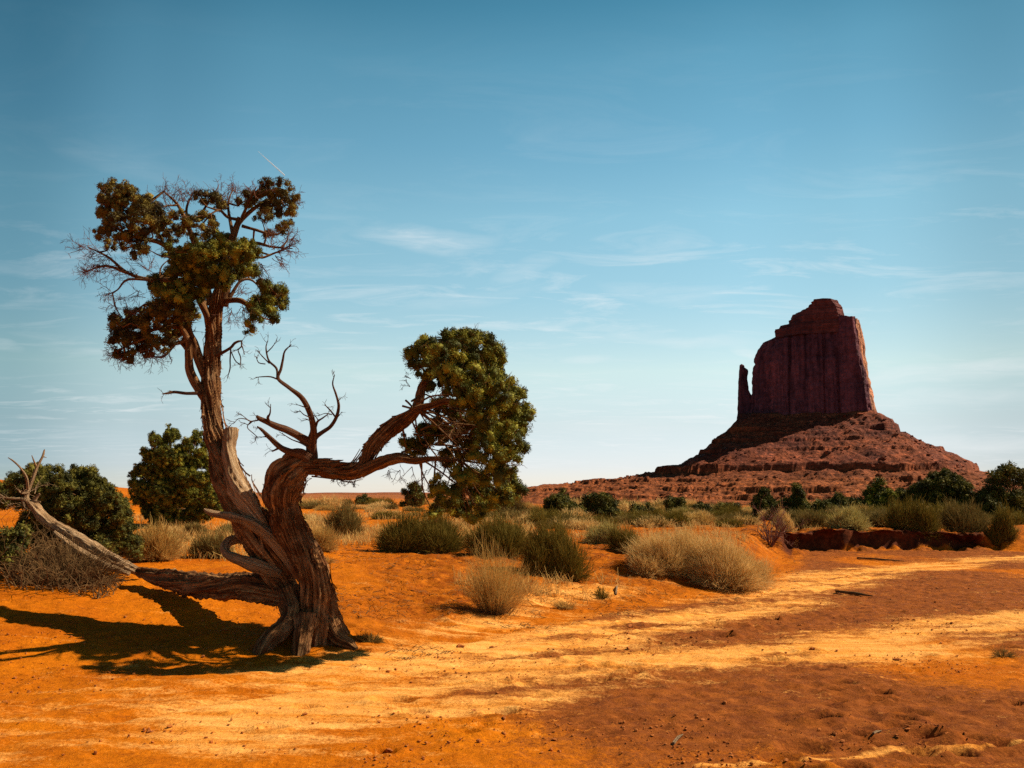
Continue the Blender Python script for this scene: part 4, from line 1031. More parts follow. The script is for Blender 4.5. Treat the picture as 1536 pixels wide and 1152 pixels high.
    for i in range(30):                                       # fan of thin branches inside the crown
        s0 = (rng.uniform(600, 690), rng.uniform(600, 695)); e = (s0[0] + rng.uniform(30, 90), s0[1] + rng.uniform(-25, 95))
        dz = rng.uniform(-0.5, 0.3)
        W, R = trace([(s0[0], s0[1], 2.4, -0.1), ((s0[0] + e[0]) / 2, (s0[1] + e[1]) / 2 - rng.uniform(-4, 12), 1.8, dz * 0.6), (e[0], e[1], 0.7, dz)])
        W[1] += rng.normal(0, 0.05, 3); tube(rb, W, R * 0.7, n=6, step=0.05)
        for _ in range(5): twig(rb, W[1] + (W[2] - W[1]) * rng.random(), W[2] - W[1] + rng.normal(0, 0.1, 3), 0.16, 0.003, 1, rng, 0.6, 0.05)
    for x, y, ln in ((618, 700, 0.2), (625, 730, 0.2), (600, 705, 0.12), (640, 705, 0.2), (505, 716, 0.06), (513, 718, 0.07), (525, 719, 0.06), (533, 720, 0.08), (583, 705, 0.1), (575, 660, 0.05), (616, 568, 0.08), (615, 580, 0.1), (650, 730, 0.2), (610, 735, 0.16), (500, 713, 0.05)):
        for _ in range(2): twig(rb, P(x, y, TD - 0.02), np.array([rng.normal(0, 0.4), rng.normal(0, 0.3), -1.0]) if y > 600 else np.array([-1, 0, 0.2 + rng.normal(0, 0.5)]), ln, 0.004, 2, rng, 0.6, 0.05)
    rb.build('branch', M_BARK, root)
    br.build('branch', M_BARK, root)
    mb = MB(); foliage(mb, L, rng, puff=0.066, density=0.92, per=110, blade=0.024, width=0.0085, fill=0.40)
    tag(mb.build('crown', M_LEAF, root), 'drooping dark green crown at the end of the long limb')


M_TWIGBARK = mat_bark('dead_branch_wood', (0.05, 0.020, 0.013), (0.17, 0.070, 0.035), (0.42, 0.225, 0.115))
build_hero()

# ------------------------------------------------------------------ shrubs
def shrub(mb, c, rx, ry, H, n, rng, width=0.006, tufts=2.0, tuft_len=0.1, upright=0.0, on_ground=True, lean=(0, 0), shag=0.3, low=0.05, seed=0):
    """a dome of arching stems with finer shoots on their outer halves"""
    c = np.asarray(c, float)
    phi = rng.uniform(0, 2 * math.pi, n); ct = rng.uniform(low, 1, n) ** (1.0 - 0.4 * upright); st = np.sqrt(1 - ct * ct)
    dx, dy = np.cos(phi) * st, np.sin(phi) * st
    lump = 1 + 0.62 * fbm(dx * 1.9 + c[0] * 3.1, dy * 1.9 + seed, ct * 1.9, 3, 90 + seed)
    r = (1 - shag * rng.random(n) ** 1.5) * lump
    tip = np.stack([dx * rx * r + lean[0] * ct, dy * ry * r + lean[1] * ct, H * ct * r], -1)
    bf = rng.uniform(0.05, 0.45, n)[:, None]
    bxy = tip[:, :2] * bf
    def ground(xy): return (height(c[0] + xy[:, 0], c[1] + xy[:, 1]) - c[2]) if on_ground else np.zeros(len(xy))
    base = np.concatenate([bxy, (ground(bxy) - 0.02)[:, None]], 1)
    if on_ground: tip[:, 2] += 0.8 * ground(tip[:, :2])
    L = np.linalg.norm(tip - base, axis=1)[:, None]
    ctrl = (base + tip) / 2 + np.stack([0 * L[:, 0], 0 * L[:, 0], 0.16 * L[:, 0]], -1) * (1 - upright) + rng.normal(0, 0.05, (n, 3)) * L
    t = np.array([0, 0.35, 0.7, 1.0])[None, :, None]
    pts = base[:, None] * (1 - t) ** 2 + 2 * ctrl[:, None] * t * (1 - t) + tip[:, None] * t ** 2
    rnd = rng.random(n)
    ribbons(mb, pts + c, width, rng, rnd)
    m = int(n * tufts)
    if m:
        i = rng.integers(0, n, m); u = rng.uniform(0.45, 1.0, m)[:, None]
        p = base[i] * (1 - u) ** 2 + 2 * ctrl[i] * u * (1 - u) + tip[i] * u ** 2
        tg = 2 * (1 - u) * (ctrl[i] - base[i]) + 2 * u * (tip[i] - ctrl[i]); tg /= np.linalg.norm(tg, axis=1)[:, None] + 1e-9
        d = tg + rng.normal(0, 0.35, (m, 3)) + np.array([0, 0, 0.25]); d /= np.linalg.norm(d, axis=1)[:, None]
        ln = tuft_len * rng.uniform(0.5, 1.2, m)
        q = np.stack([p, p + d * ln[:, None] * 0.5, p + (d + rng.normal(0, 0.12, (m, 3))) * ln[:, None]], 1)
        k0 = mb.n
        ribbons(mb, q + c, width * 0.8, rng, rnd[i])
        mb.a[-1][:, 0] = 0.55 + 0.45 * mb.a[-1][:, 0]


def place_px(px, base_py): return G(px, base_py)


def ragged(mb, c, rx, ry, H, n, rng, k=5, **kw):
    """several plants grown into one another: unequal domes with gaps between them"""
    c = np.asarray(c, float)
    for i in range(k):
        a = 2 * math.pi * (i + rng.uniform(-.3, .3)) / k; f = 0.0 if i == 0 else rng.uniform(0.35, 0.68)
        s_ = rng.uniform(0.42, 0.66) if i else 0.62
        q = c + np.array([math.cos(a) * rx * f, math.sin(a) * ry * f, 0])
        if kw.get('on_ground', True): q[2] = gz(q[0], q[1])
        kk = dict(kw); kk['seed'] = kw.get('seed', 0) + i * 7
        shrub(mb, q, rx * s_, ry * s_, H * (rng.uniform(0.6, 0.98) if i else 1.0), max(60, int(n / k)), rng, **kk)


SH = np.random.default_rng(77)
def big_shrub(px, py, wpx, hpx, mat, name, label, cat, n=2200, depth_ratio=0.8, group=None, **kw):
    c = place_px(px, py); k = c[1] / F_PX
    c = np.array([c[0], c[1] + wpx * k * 0.5 * depth_ratio * 0.6, 0]); c[2] = gz(c[0], c[1])
    mb = MB(); (ragged if wpx >= 50 and mat is not M_DRY else shrub)(mb, c, wpx * k * 0.5, wpx * k * 0.5 * depth_ratio, hpx * k, n, SH, **kw)
    return tag(mb.build(name, mat, origin=c), label, cat, group)


def build_near_shrubs():
    e = dict(width=0.007, tufts=2.6, tuft_len=0.16, upright=0.5, shag=0.35, low=0.02)
    big_shrub(634, 832, 158, 62, M_EPHEDRA, 'green_shrub', 'wide dark olive shrub on the mound crest below the drooping crown', 'shrub', 5200, 0.5, seed=1, **e)
    big_shrub(752, 834, 118, 60, M_EPHEDRA, 'green_shrub', 'olive shrub between the wide crest shrub and the one spilling down the slope', 'shrub', 4200, 0.55, seed=2, **e)
    big_shrub(838, 868, 112, 84, M_EPHEDRA, 'green_shrub', 'dark olive shrub spilling down the mound slope towards the wash', 'shrub', 5600, 0.6, seed=3, lean=(-0.1, 0), **e)
    r = dict(width=0.006, tufts=2.2, tuft_len=0.13, upright=0.35, shag=0.28, low=0.02)
    c = place_px(1060, 884); k = c[1] / F_PX; mb = MB(); c[1] += 0.4; c[2] = gz(c[0], c[1])
    for (dx, dy, w_, h_, n_, sd) in ((-46, 0.35, 124, 66, 4600, 4), (40, 0.0, 142, 72, 5600, 33), (-4, 0.55, 112, 74, 3600, 34), (-80, 0.1, 66, 38, 1500, 35), (88, 0.2, 56, 46, 1300, 36)):
        q = c + np.array([dx * k, dy, 0]); q[2] = gz(q[0], q[1])
        shrub(mb, q, w_ * k / 2, w_ * k * 0.36, h_ * k, n_, SH, width=0.0055, tufts=2.0, tuft_len=0.15, upright=0.35, shag=0.42, low=0.02, seed=sd)
    tag(mb.build('rabbitbrush', M_RABBIT, origin=c), 'largest straw-coloured rabbitbrush dome at the edge of the pale wash', 'shrub')
    big_shrub(741, 928, 128, 94, M_DRY, 'dry_bush', 'fine-stemmed leafless dry bush at the foot of the orange mound', 'shrub', 1300, 0.7, seed=5, width=0.0036, tufts=2.2, tuft_len=0.16, upright=0.7, shag=0.55, low=0.2)
    big_shrub(519, 808, 72, 58, M_SAGE, 'grey_shrub', 'grey-green twin-domed shrub just right of the twisted trunk', 'shrub', 2600, 0.7, seed=6, width=0.009, tufts=2.4, tuft_len=0.14, upright=0.3)
    big_shrub(480, 828, 52, 40, M_DRY, 'dry_bush', 'low purplish dry bush beside the twisted trunk', 'shrub', 1200, 0.7, seed=7, width=0.006, tufts=2, tuft_len=0.1)
    big_shrub(911, 816, 62, 30, M_PALE, 'pale_shrub', 'pale yellow-green shrub behind the straw rabbitbrush', 'shrub', 1700, 0.7, seed=8, width=0.010, tufts=2.5, tuft_len=0.12)
    big_shrub(940, 826, 54, 30, M_EPHEDRA, 'green_shrub', 'small dark shrub in front of the pale yellow-green one', 'shrub', 1500, 0.7, seed=9, **e)
    big_shrub(230, 843, 66, 56, M_DRY, 'grey_shrub', 'grey dry shrub right of the bushy dark juniper', 'shrub', 1900, 0.7, seed=10, width=0.007, tufts=2.4, tuft_len=0.12)
    big_shrub(316, 838, 74, 38, M_SAGE, 'grey_shrub', 'low grey shrub behind the hooked dead limb', 'shrub', 1900, 0.7, seed=11, width=0.008, tufts=2.4, tuft_len=0.1)
    big_shrub(288, 806, 34, 20, M_SAGE, 'grey_shrub', 'small grey shrub in front of the pyramid-shaped juniper', 'shrub', 900, 0.7, seed=12, width=0.010, tufts=2)
    big_shrub(255, 812, 44, 18, M_RABBIT, 'rabbitbrush', 'low straw tuft left of the small grey shrub under the juniper', 'shrub', 900, 0.7, seed=13, width=0.010, tufts=2)
    big_shrub(1183, 823, 34, 40, M_RABBIT, 'rabbitbrush', 'upright yellowish rabbitbrush against the left end of the cut bank', 'shrub', 1200, 0.7, seed=14, width=0.010, tufts=2, upright=0.5)
    big_shrub(1282, 794, 74, 36, M_PALE, 'rabbitbrush', 'yellow-topped rabbitbrush above the cut bank', 'shrub', 2400, 0.6, seed=15, width=0.014, tufts=2.4, tuft_len=0.16)
    big_shrub(1385, 804, 92, 46, M_EPHEDRA, 'green_shrub', 'broad dark shrub overhanging the middle of the cut bank', 'shrub', 3600, 0.6, seed=16, width=0.013, tufts=2.6, tuft_len=0.2, upright=0.4)
    big_shrub(1463, 806, 76, 42, M_SAGE, 'grey_shrub', 'brownish shrub right of the broad dark bank shrub', 'shrub', 2400, 0.6, seed=17, width=0.013, tufts=2.4, tuft_len=0.18)
    big_shrub(1512, 812, 52, 44, M_EPHEDRA, 'green_shrub', 'dark shrub on the sandy rise by the right edge of the bank', 'shrub', 1800, 0.6, seed=18, width=0.013, tufts=2.4, tuft_len=0.18)
    big_shrub(1225, 793, 60, 28, M_SAGE, 'grey_shrub', 'olive shrub on the left shoulder of the cut bank', 'shrub', 1700, 0.6, seed=19, width=0.014, tufts=2.4, tuft_len=0.15)
    big_shrub(1335, 790, 66, 26, M_SAGE, 'grey_shrub', 'olive shrub between the yellow-topped and the broad dark bank shrubs', 'shrub', 1700, 0.6, seed=20, width=0.014, tufts=2.4, tuft_len=0.15)
    big_shrub(770, 772, 52, 36, M_SAGE, 'grey_shrub', 'brownish shrub just behind the tip of the drooping crown', 'shrub', 1600, 0.7, seed=21, width=0.014, tufts=2.2, tuft_len=0.16)
    big_shrub(903, 899, 22, 14, M_EPHEDRA, 'green_tuft', 'tiny green plant on bare sand left of the straw dome', 'plant', 160, 0.8, seed=22, width=0.006, tufts=2, tuft_len=0.05)
    big_shrub(846, 914, 34, 9, M_DRY, 'dry_tuft', 'flat dark dry tuft on pale sand right of the leafless bush', 'plant', 220, 0.5, seed=23, width=0.006, tufts=2, tuft_len=0.06)
    big_shrub(488, 846, 26, 11, M_DRY, 'dry_tuft', 'small heap of dry twigs on the mound behind the trunk', 'plant', 160, 0.6, seed=24, width=0.006, tufts=1.5, tuft_len=0.06)
    big_shrub(556, 964, 44, 10, M_SAGE, 'dry_tuft', 'flat tuft of weeds right of the twisted trunk root', 'plant', 200, 0.5, seed=25, width=0.006, tufts=2, tuft_len=0.05)
    big_shrub(1508, 986, 34, 10, M_SAGE, 'dry_tuft', 'sparse weed on the dark crust at the right edge', 'plant', 120, 0.6, seed=26, width=0.005, tufts=1.5, tuft_len=0.05)
    # leafless dead shrub by the big straw dome
    rng = np.random.default_rng(31); c = place_px(1156, 817)
    mb = MB()
    for i in range(13):
        a = rng.uniform(0, 6.28); twig(mb, c + np.array([math.cos(a) * 0.05, math.sin(a) * 0.05, -0.03]), np.array([math.cos(a) * 0.45, math.sin(a) * 0.45, 1.1]), rng.uniform(0.45, 0.95), 0.02, 3, rng, 0.6, 0.0)
    tag(mb.build('dead_shrub', M_TWIG, origin=c), 'leafless dark dead shrub between the straw dome and the cut bank', 'shrub')


build_near_shrubs()

# ------------------------------------------------------------------ junipers of the middle distance
def juniper(name, label, base, lumps, mat, rng, puff, dens, per, blade, width, r0=0.09, stems=3, fill=0.55, group=None, core=0.78):
    base = np.asarray(base, float)
    root = empty(name, tuple(base), label, 'tree' if 'tree' in name else 'bush', group)
    mb = MB()
    hubs = []
    zc = np.mean([l[0] for l in lumps], 0)
    for k in range(stems):
        top = zc + rng.normal(0, 0.25, 3) * abs(zc[2] - base[2]); b0 = base + np.array([rng.normal(0, r0), rng.normal(0, r0), -0.05])
        mid = (b0 + top) / 2 + rng.normal(0, 0.12, 3) * (zc[2] - base[2])
        W = [b0, mid, top]; tube(mb, W, [r0, r0 * 0.7, r0 * 0.4], n=9, step=0.1, ridge=0.2, seed=k)
        hubs.append(catmull(np.array(W), np.array([r0, r0 * .7, r0 * .4]), 0.1)[0])
    H = np.concatenate(hubs)
    for c, R in lumps:
        i = int(np.argmin(np.linalg.norm(H - c, axis=1) + np.maximum(0, H[:, 2] - c[2])))
        m = (H[i] + c) / 2 + rng.normal(0, 0.05, 3)
        tube(mb, [H[i], m, c], [r0 * 0.35, r0 * 0.22, r0 * 0.08], n=5, step=0.2)
    mb.build('trunk', M_BARK, root)
    mb = MB(); foliage(mb, lumps, rng, puff=puff, density=dens, per=per, blade=blade, width=width, fill=fill, core=core)
    mb.build('crown', mat, root)
    return root


def px_lumps(lst, f, scale, depth, ctr, rad, tk, rng, double=True):
    out = []
    for X, Y, R in lst:
        px, py = f(X, Y); q = min(1.0, ((px - ctr[0]) / rad[0]) ** 2 + ((py - ctr[1]) / rad[1]) ** 2); dep = tk * math.sqrt(1 - q)
        for sgn in ((-1, 1) if double else (rng.choice([-1, 1]),)):
            D = depth + sgn * dep * rng.uniform(0.35, 1.0)
            out.append((P(px + rng.normal(0, 2), py + rng.normal(0, 2), D), R * scale * D / F_PX))
    return out


def Z5(X, Y): return X * 0.24303, 630 + Y * 0.24303


def build_junipers():
    rng = np.random.default_rng(51)
    D = 13.0
    L = px_lumps([(100, 380, 45), (200, 330, 55), (290, 345, 70), (400, 390, 55), (520, 370, 70), (590, 390, 60), (300, 450, 85), (420, 480, 85), (540, 490, 95), (640, 490, 75), (720, 510, 55), (740, 580, 60), (650, 600, 95), (500, 600, 100), (400, 580, 90),
                  (560, 700, 95), (680, 700, 85), (760, 660, 55), (780, 760, 70), (700, 800, 65), (820, 820, 45), (600, 770, 75), (30, 430, 55), (20, 500, 45), (70, 470, 45), (200, 420, 60), (150, 500, 50), (300, 560, 70), (200, 620, 60), (480, 330, 30), (560, 330, 30), (640, 420, 40), (250, 720, 70), (330, 800, 60), (420, 760, 75), (460, 850, 55), (250, 840, 55), (360, 690, 70), (560, 850, 50)],
                 Z5, 0.24303, D, (95, 775), (115, 100), 0.9, rng)
    juniper('juniper_bush', 'bushy dark green juniper behind the bleached leaning snag', (P(120, 866, D)[0], D, gz(P(120, 866, D)[0], D)), L, M_LEAF_DARK, rng, 0.062, 1.0, 70, 0.026, 0.011, 0.06, 4, fill=0.4, core=0.72)
    D2 = 11.2
    L = px_lumps([(30, 720, 48), (100, 780, 55), (130, 690, 45), (60, 850, 60), (10, 800, 50), (120, 860, 45), (20, 900, 40)], Z5, 0.24303, D2, (15, 825), (40, 60), 0.35, rng)
    juniper('juniper_bush', 'small dark juniper bush at the left edge under the snag tip', (P(15, 862, D2)[0], D2, gz(P(15, 862, D2)[0], D2)), L, M_LEAF_DARK, rng, 0.05, 1.6, 14, 0.042, 0.02, 0.03, 2)
    b = G(262, 789); D = b[1]
    L = px_lumps([(960, 130, 38), (1060, 105, 46), (1150, 170, 36), (1215, 115, 32), (1230, 200, 42), (920, 220, 46), (1000, 230, 75), (1090, 240, 75), (1180, 260, 55), (1270, 270, 46), (880, 310, 46), (960, 330, 75), (1060, 350, 85), (1160, 360, 75), (1250, 370, 65), (1310, 340, 48),
                  (840, 400, 42), (900, 430, 65), (1000, 460, 85), (1100, 470, 85), (1200, 480, 75), (1290, 470, 65), (1340, 450, 48), (860, 500, 46), (920, 560, 55), (1000, 590, 65), (1080, 600, 65), (1170, 580, 75), (1260, 570, 65), (1340, 540, 46), (960, 630, 36), (1040, 640, 36), (1150, 630, 40), (1060, 72, 24), (1040, 50, 14), (950, 98, 20), (1215, 88, 20), (1150, 135, 22), (890, 205, 22), (825, 335, 22), (1255, 150, 22), (1000, 150, 30)],
                 Z5, 0.24303, D, (266, 720), (75, 75), 1.2, rng)
    juniper('juniper_tree', 'pyramid-shaped juniper with spiky top standing behind the twisted trunk', b, [(c_, R_ * 0.92) for c_, R_ in L], M_LEAF, rng, 0.058, 1.35, 60, 0.028, 0.012, 0.11, 4, fill=0.6, core=0.68)
    # dome-shaped junipers: (px, base py, width px, height px, lumps, label, see-through)
    for (px, py, w, h, n, lab, dens, mat) in (
            (846, 778, 62, 38, 14, 'left one of two rounded dark junipers below the slope of the butte', 1.0, M_LEAF_DARK), (899, 778, 64, 40, 15, 'right one of two rounded dark junipers below the slope of the butte', 1.0, M_LEAF_DARK),
            (1015, 773, 36, 27, 8, 'small round juniper alone left of the butte foot', 1.0, M_LEAF_DARK), (1148, 777, 66, 38, 14, 'broad juniper in front of the butte left of the pointed one', 1.0, M_LEAF_DARK),
            (1198, 779, 48, 48, 12, 'pointed juniper in front of the middle of the butte', 1.0, M_LEAF_DARK), (1258, 777, 70, 34, 13, 'low wide juniper in front of the butte right of the pointed one', 1.0, M_LEAF_DARK),
            (1322, 778, 64, 52, 15, 'tall loose juniper left of the biggest round juniper', 0.7, M_LEAF), (1414, 778, 96, 66, 26, 'biggest round dark juniper at the right foot of the butte', 1.1, M_LEAF_DARK),
            (1462, 778, 48, 48, 10, 'smaller juniper leaning on the right side of the biggest round one', 0.9, M_LEAF_DARK), (619, 760, 36, 33, 9, 'small dark juniper seen under the long limb', 1.1, M_LEAF_DARK),
            (546, 757, 28, 12, 6, 'tiny flat juniper far behind the grey twin-domed shrub', 1.0, M_LEAF_DARK), (762, 750, 40, 30, 9, 'dark juniper half hidden behind the drooping crown', 1.0, M_LEAF_DARK),
            (1092, 771, 40, 17, 8, 'low dark juniper left of the broad one before the butte', 1.0, M_LEAF_DARK),
            *[(x_, y_, w_, h_, 10, 'dark low juniper filling a gap between the larger junipers under the butte', 0.9, M_LEAF_DARK) for x_, y_, w_, h_ in ((1235, 778, 44, 26), (1288, 778, 54, 30), (1358, 778, 60, 40), (1448, 779, 46, 34), (1490, 781, 56, 38), (1528, 781, 50, 44), (1050, 772, 34, 16), (960, 774, 44, 18), (1175, 778, 40, 28))]):
        b = G(px, py); k = b[1] / F_PX; H = h * k; Rx = w * k * 0.5
        lum = []
        for i in range(n * 2):
            a, ct = rng.uniform(0, 6.283), rng.uniform(0.05, 1); st = math.sqrt(1 - ct * ct)
            if 'pointed' in lab: st *= 1 - 0.75 * ct
            R = (0.13 + 0.15 * rng.random()) * min(H, Rx * 1.3)
            f = rng.uniform(0.55, 1.12)
            lum.append((b + np.array([math.cos(a) * st * (Rx - R * 0.8) * f, math.sin(a) * st * (Rx - R * 0.8) * f, max(R * 0.6, ct * (H - R) * f + R * 0.3)]), R))
        s_ = max(1.0, b[1] / 26)
        juniper('juniper_bush', lab, b, lum, mat, rng, 0.085 * s_, 0.70 * dens / s_, 40, 0.032, 0.022 * s_, 0.03 * s_, 3, core=0.62, group='gap-filling junipers of the scrub belt' if 'filling' in lab else None)
    # open-crowned tree at the right edge
    b = G(1500, 779); k = b[1] / F_PX; lum = []
    for (X, Y, R) in ((1495, 716, 9), (1505, 708, 8), (1516, 706, 9), (1528, 710, 8), (1538, 720, 9), (1487, 728, 8), (1525, 722, 6), (1508, 724, 6), (1545, 735, 10), (1497, 740, 11), (1482, 745, 12), (1488, 760, 13), (1505, 757, 13), (1520, 762, 12), (1535, 752, 12), (1545, 765, 12), (1500, 770, 10)):
        for sg in (-1, 1): lum.append((P(X, Y, b[1] + sg * rng.uniform(0.1, 0.6)), R * k))
    juniper('juniper_tree', 'open-crowned tree at the right edge showing sky through its top', b, lum, M_LEAF_DARK, rng, 0.11, 0.34, 24, 0.045, 0.036, 0.07, 4, core=0.45)


build_junipers()


def build_snag():
    rng = np.random.default_rng(61); D = 11.4
    base = np.array([*P(205, 858, D)[:2], 0]); base[2] = gz(base[0], base[1])
    root = empty('dead_snag', tuple(base), 'bleached dead trunk leaning up leftwards from the sand over brown brush', 'dead tree')
    def zt(pts): return trace([(*Z5(p[0], p[1]), p[2] * 0.243, p[3] if len(p) > 3 else 0) for p in pts], D)
    mb = MB()
    for i, (pts, n) in enumerate((([(880, 965, 16), (850, 937, 20), (700, 865, 28), (560, 785, 30), (430, 702, 30), (330, 648, 26), (268, 600, 24), (230, 555, 22), (196, 520, 20), (165, 500, 10)], 28),
                                  ([(800, 950, 10, -.1), (640, 890, 18, -.12), (520, 830, 18, -.14), (430, 770, 16, -.12), (340, 690, 12, -.06)], 16))):
        W, R = zt(pts); tube(mb, W, R * 1.25, n=n, step=0.015, ridge=0.26, lump=0.14, seed=200 + i, twist=1.0)
    mb.build('trunk', M_DEAD, root)
    for j, g in enumerate(([[(232, 560, 18), (212, 515, 17), (222, 480, 13), (245, 455, 8)], [(215, 505, 8, -.05), (250, 505, 5, -.1)]],
                           [[(195, 520, 16), (145, 490, 14, -.1), (90, 486, 9, -.15), (30, 480, 7, -.2), (0, 462, 6, -.2), (-60, 470, 4, -.25)], [(140, 490, 9, -.1), (150, 530, 8, -.1), (165, 555, 6, -.1)]],
                           [[(195, 520, 18, .1), (165, 480, 16, .15), (175, 430, 15, .2), (205, 355, 14, .22), (232, 285, 11, .25), (262, 225, 9, .28), (272, 190, 6, .3), (275, 180, 2, .3)], [(228, 290, 7, .25), (212, 260, 6, .2), (196, 218, 3, .18)], [(262, 225, 5, .28), (288, 232, 2, .3)]],
                           [[(172, 440, 10, .2), (165, 360, 9, .1), (130, 300, 7, .05), (85, 255, 6, 0), (50, 232, 3, 0)], [(170, 450, 9, .15), (130, 450, 8, .1), (112, 428, 4, .05)], [(130, 450, 5, .1), (160, 430, 3, .05)]])):
        mb = MB()
        for pts in g: W, R = zt(pts); tube(mb, W, R * 0.85, n=12, step=0.02, ridge=0.2, lump=0.12, seed=210 + j)
        mb.build('branch', M_DEAD, root)
    mb = MB()
    for i in range(10):
        p = P(*Z5(rng.uniform(0, 240), rng.uniform(440, 560)), D - rng.uniform(-.1, .2)); twig(mb, p, np.array([rng.normal(0, 1), rng.normal(0, 0.5), rng.normal(0.2, 0.6)]), 0.22, 0.006, 2, rng)
    mb.build('twigs', M_DEAD, root)
    # brown brush under the snag
    c = np.array([*P(105, 885, 10.9)[:2], 0]); c[2] = gz(c[0], c[1])
    mb = MB()
    for i in range(230):
        x = rng.uniform(20, 185); D2 = 11.0 + rng.uniform(-0.7, 0.5)
        p = P(x, 800, D2); p[2] = gz(p[0], p[1]) - 0.02
        top = (1 - x / 215) * 0.85 + 0.12
        twig(mb, p, np.array([rng.normal(-0.15, 0.5), rng.normal(0, 0.4), 1.0]), top * rng.uniform(0.35, 0.8), 0.008, 2, rng, 0.65, 0.02)
    shrub(mb, c, 0.75, 0.45, 0.55, 900, rng, width=0.006, tufts=2, tuft_len=0.09, seed=30)
    tag(mb.build('brush', M_BRUSH, origin=c), 'tangled brown brush of dead twigs under the leaning snag', 'brush')


M_BRUSH = mat_plain('brown_brush', (0.20, 0.108, 0.038), (0.085, 0.046, 0.018), 9.0)
build_snag()


# ------------------------------------------------------------------ scrub belt: copies of a few clumps
def build_scrub():
    rng = np.random.default_rng(91)
    kinds = {}
    spec = (('sagebrush', M_SAGE, 'sage', 3), ('green_shrub', M_EPHEDRA, 'green', 3), ('rabbitbrush', M_RABBIT, 'straw', 3), ('pale_shrub', M_PALE, 'pale', 2), ('dry_bush', M_DRY, 'dry', 2))
    for nm, mat, key, nv in spec:
        kinds[key] = []
        for v in range(nv):
            mb = MB(); ragged(mb, (0, 0, 0), 0.72, 0.72, 0.62 if key != 'dry' else 0.5, 1000, np.random.default_rng(300 + v + len(key) * 10), width=0.016, tufts=2.2, tuft_len=0.13, upright=0.2 if key != 'green' else 0.5, on_ground=False, seed=v * 3 + len(key))
            kinds[key].append((nm, mb, mat))
    first = {}
    label = {'sage': ('grey-olive sagebrush clump in the scrub belt between the wash and the butte', 'sagebrush clumps of the scrub belt'),
             'green': ('dark green shrub clump in the scrub belt between the wash and the butte', 'dark green shrubs of the scrub belt'),
             'straw': ('straw-coloured brush clump in the scrub belt between the wash and the butte', 'straw-coloured brush of the scrub belt'),
             'pale': ('pale yellow-green clump in the scrub belt between the wash and the butte', 'pale clumps of the scrub belt'),
             'dry': ('leafless brown clump in the scrub belt between the wash and the butte', 'leafless brown clumps of the scrub belt')}
    def put(key, p, sx, sz):
        v = int(rng.integers(len(kinds[key]))); q = (key, v)
        if q not in first:
            nm, mb, mat = kinds[key][v]; o = first[q] = mb.build(nm, mat)
        else: o = first[q].copy(); col.objects.link(o)
        o.location = (p[0], p[1], gz(p[0], p[1]) - 0.02); o.rotation_euler = (0, 0, rng.uniform(0, 6.28)); o.scale = (sx, sx, sz)
        tag(o, *[label[key][0], 'shrub', label[key][1]])
    keys = ['sage', 'green', 'straw', 'pale', 'dry']
    def field(n, x0, x1, y0, y1, pr, s0, s1, avoid=()):
        for _ in range(n):
            px, py = rng.uniform(x0, x1), rng.uniform(y0, y1)      # wild scatter
            if any(a <= px <= b and c <= py <= d for a, b, c, d in avoid): continue
            p = G(px, py)
            d, w = edge_dist(np.array([p[0]]), np.array([p[1]]))
            if d[0] < 1.2: continue
            s = rng.uniform(s0, s1) * (1 + p[1] / 260)
            put(keys[rng.choice(5, p=pr)], p, s, s * rng.uniform(0.5, 0.85))
    field(46, 790, 1190, 768, 798, (.34, .26, .22, .08, .10), 0.5, 1.0, ((880, 960, 790, 830),))
    field(40, 800, 1536, 764, 772, (.34, .36, .16, .06, .08), 0.8, 1.4)
    field(34, 1185, 1536, 772, 790, (.36, .34, .18, .07, .05), 0.7, 1.2)
    field(60, 800, 1190, 765, 790, (.40, .42, .12, .03, .03), 0.5, 1.0)
    field(50, 1190, 1536, 765, 784, (.40, .42, .12, .03, .03), 0.7, 1.3)
    field(40, 1190, 1536, 772, 786, (.35, .50, .10, .02, .03), 0.8, 1.3)
    field(12, 860, 1010, 798, 826, (.3, .2, .3, .05, .15), 0.22, 0.45, ((880, 970, 790, 830), (940, 1160, 805, 890)))
    field(34, 440, 790, 762, 790, (.34, .16, .30, .02, .18), 0.45, 0.9)
    field(26, 440, 790, 755, 763, (.40, .25, .25, .02, .08), 0.7, 1.3)
    field(16, 205, 330, 792, 838, (.40, .05, .25, .05, .25), 0.25, 0.5)
    field(8, 330, 420, 765, 810, (.40, .05, .3, .05, .2), 0.4, 0.7)
    # stubby dry grass between the shrubs, far too many blades to count
    n = 5200; pts = []
    for (x0, x1, y0, y1, m) in ((450, 800, 772, 818, 0.20), (800, 1180, 772, 812, 0.06), (200, 420, 775, 840, 0.09), (690, 960, 868, 905, 0.02), (1190, 1536, 776, 800, 0.03)):
        p = Gv(rng.uniform(x0, x1, int(n * m)), rng.uniform(y0, y1, int(n * m)))
        pts.append(p[fbm(p[:, 0] * 0.5, p[:, 1] * 0.5, 0, 2, 95) > -0.05 - 0.15 * rng.random(len(p))])
    pts = np.concatenate(pts); k = 11
    b = np.repeat(pts, k, 0) + np.concatenate([rng.normal(0, 0.09, (len(pts) * k, 2)), np.zeros((len(pts) * k, 1))], 1)
    b[:, 2] = height(b[:, 0], b[:, 1]) - 0.01
    d = np.stack([rng.normal(0, 0.3, len(b)), rng.normal(0, 0.3, len(b)), np.ones(len(b))], -1); L = rng.uniform(0.06, 0.22, len(b))[:, None]
    q = np.stack([b, b + d * L * 0.5, b + (d + rng.normal(0, 0.2, d.shape)) * L], 1)
    mb = MB(); ribbons(mb, q, 0.010 * np.clip(b[:, 1] / 18, 1, 3), rng, rng.random(len(b)))
    tag(mb.build('dry_grass', M_GRASS), 'golden dry grass growing among the shrubs', 'grass', kind='stuff')


build_scrub()


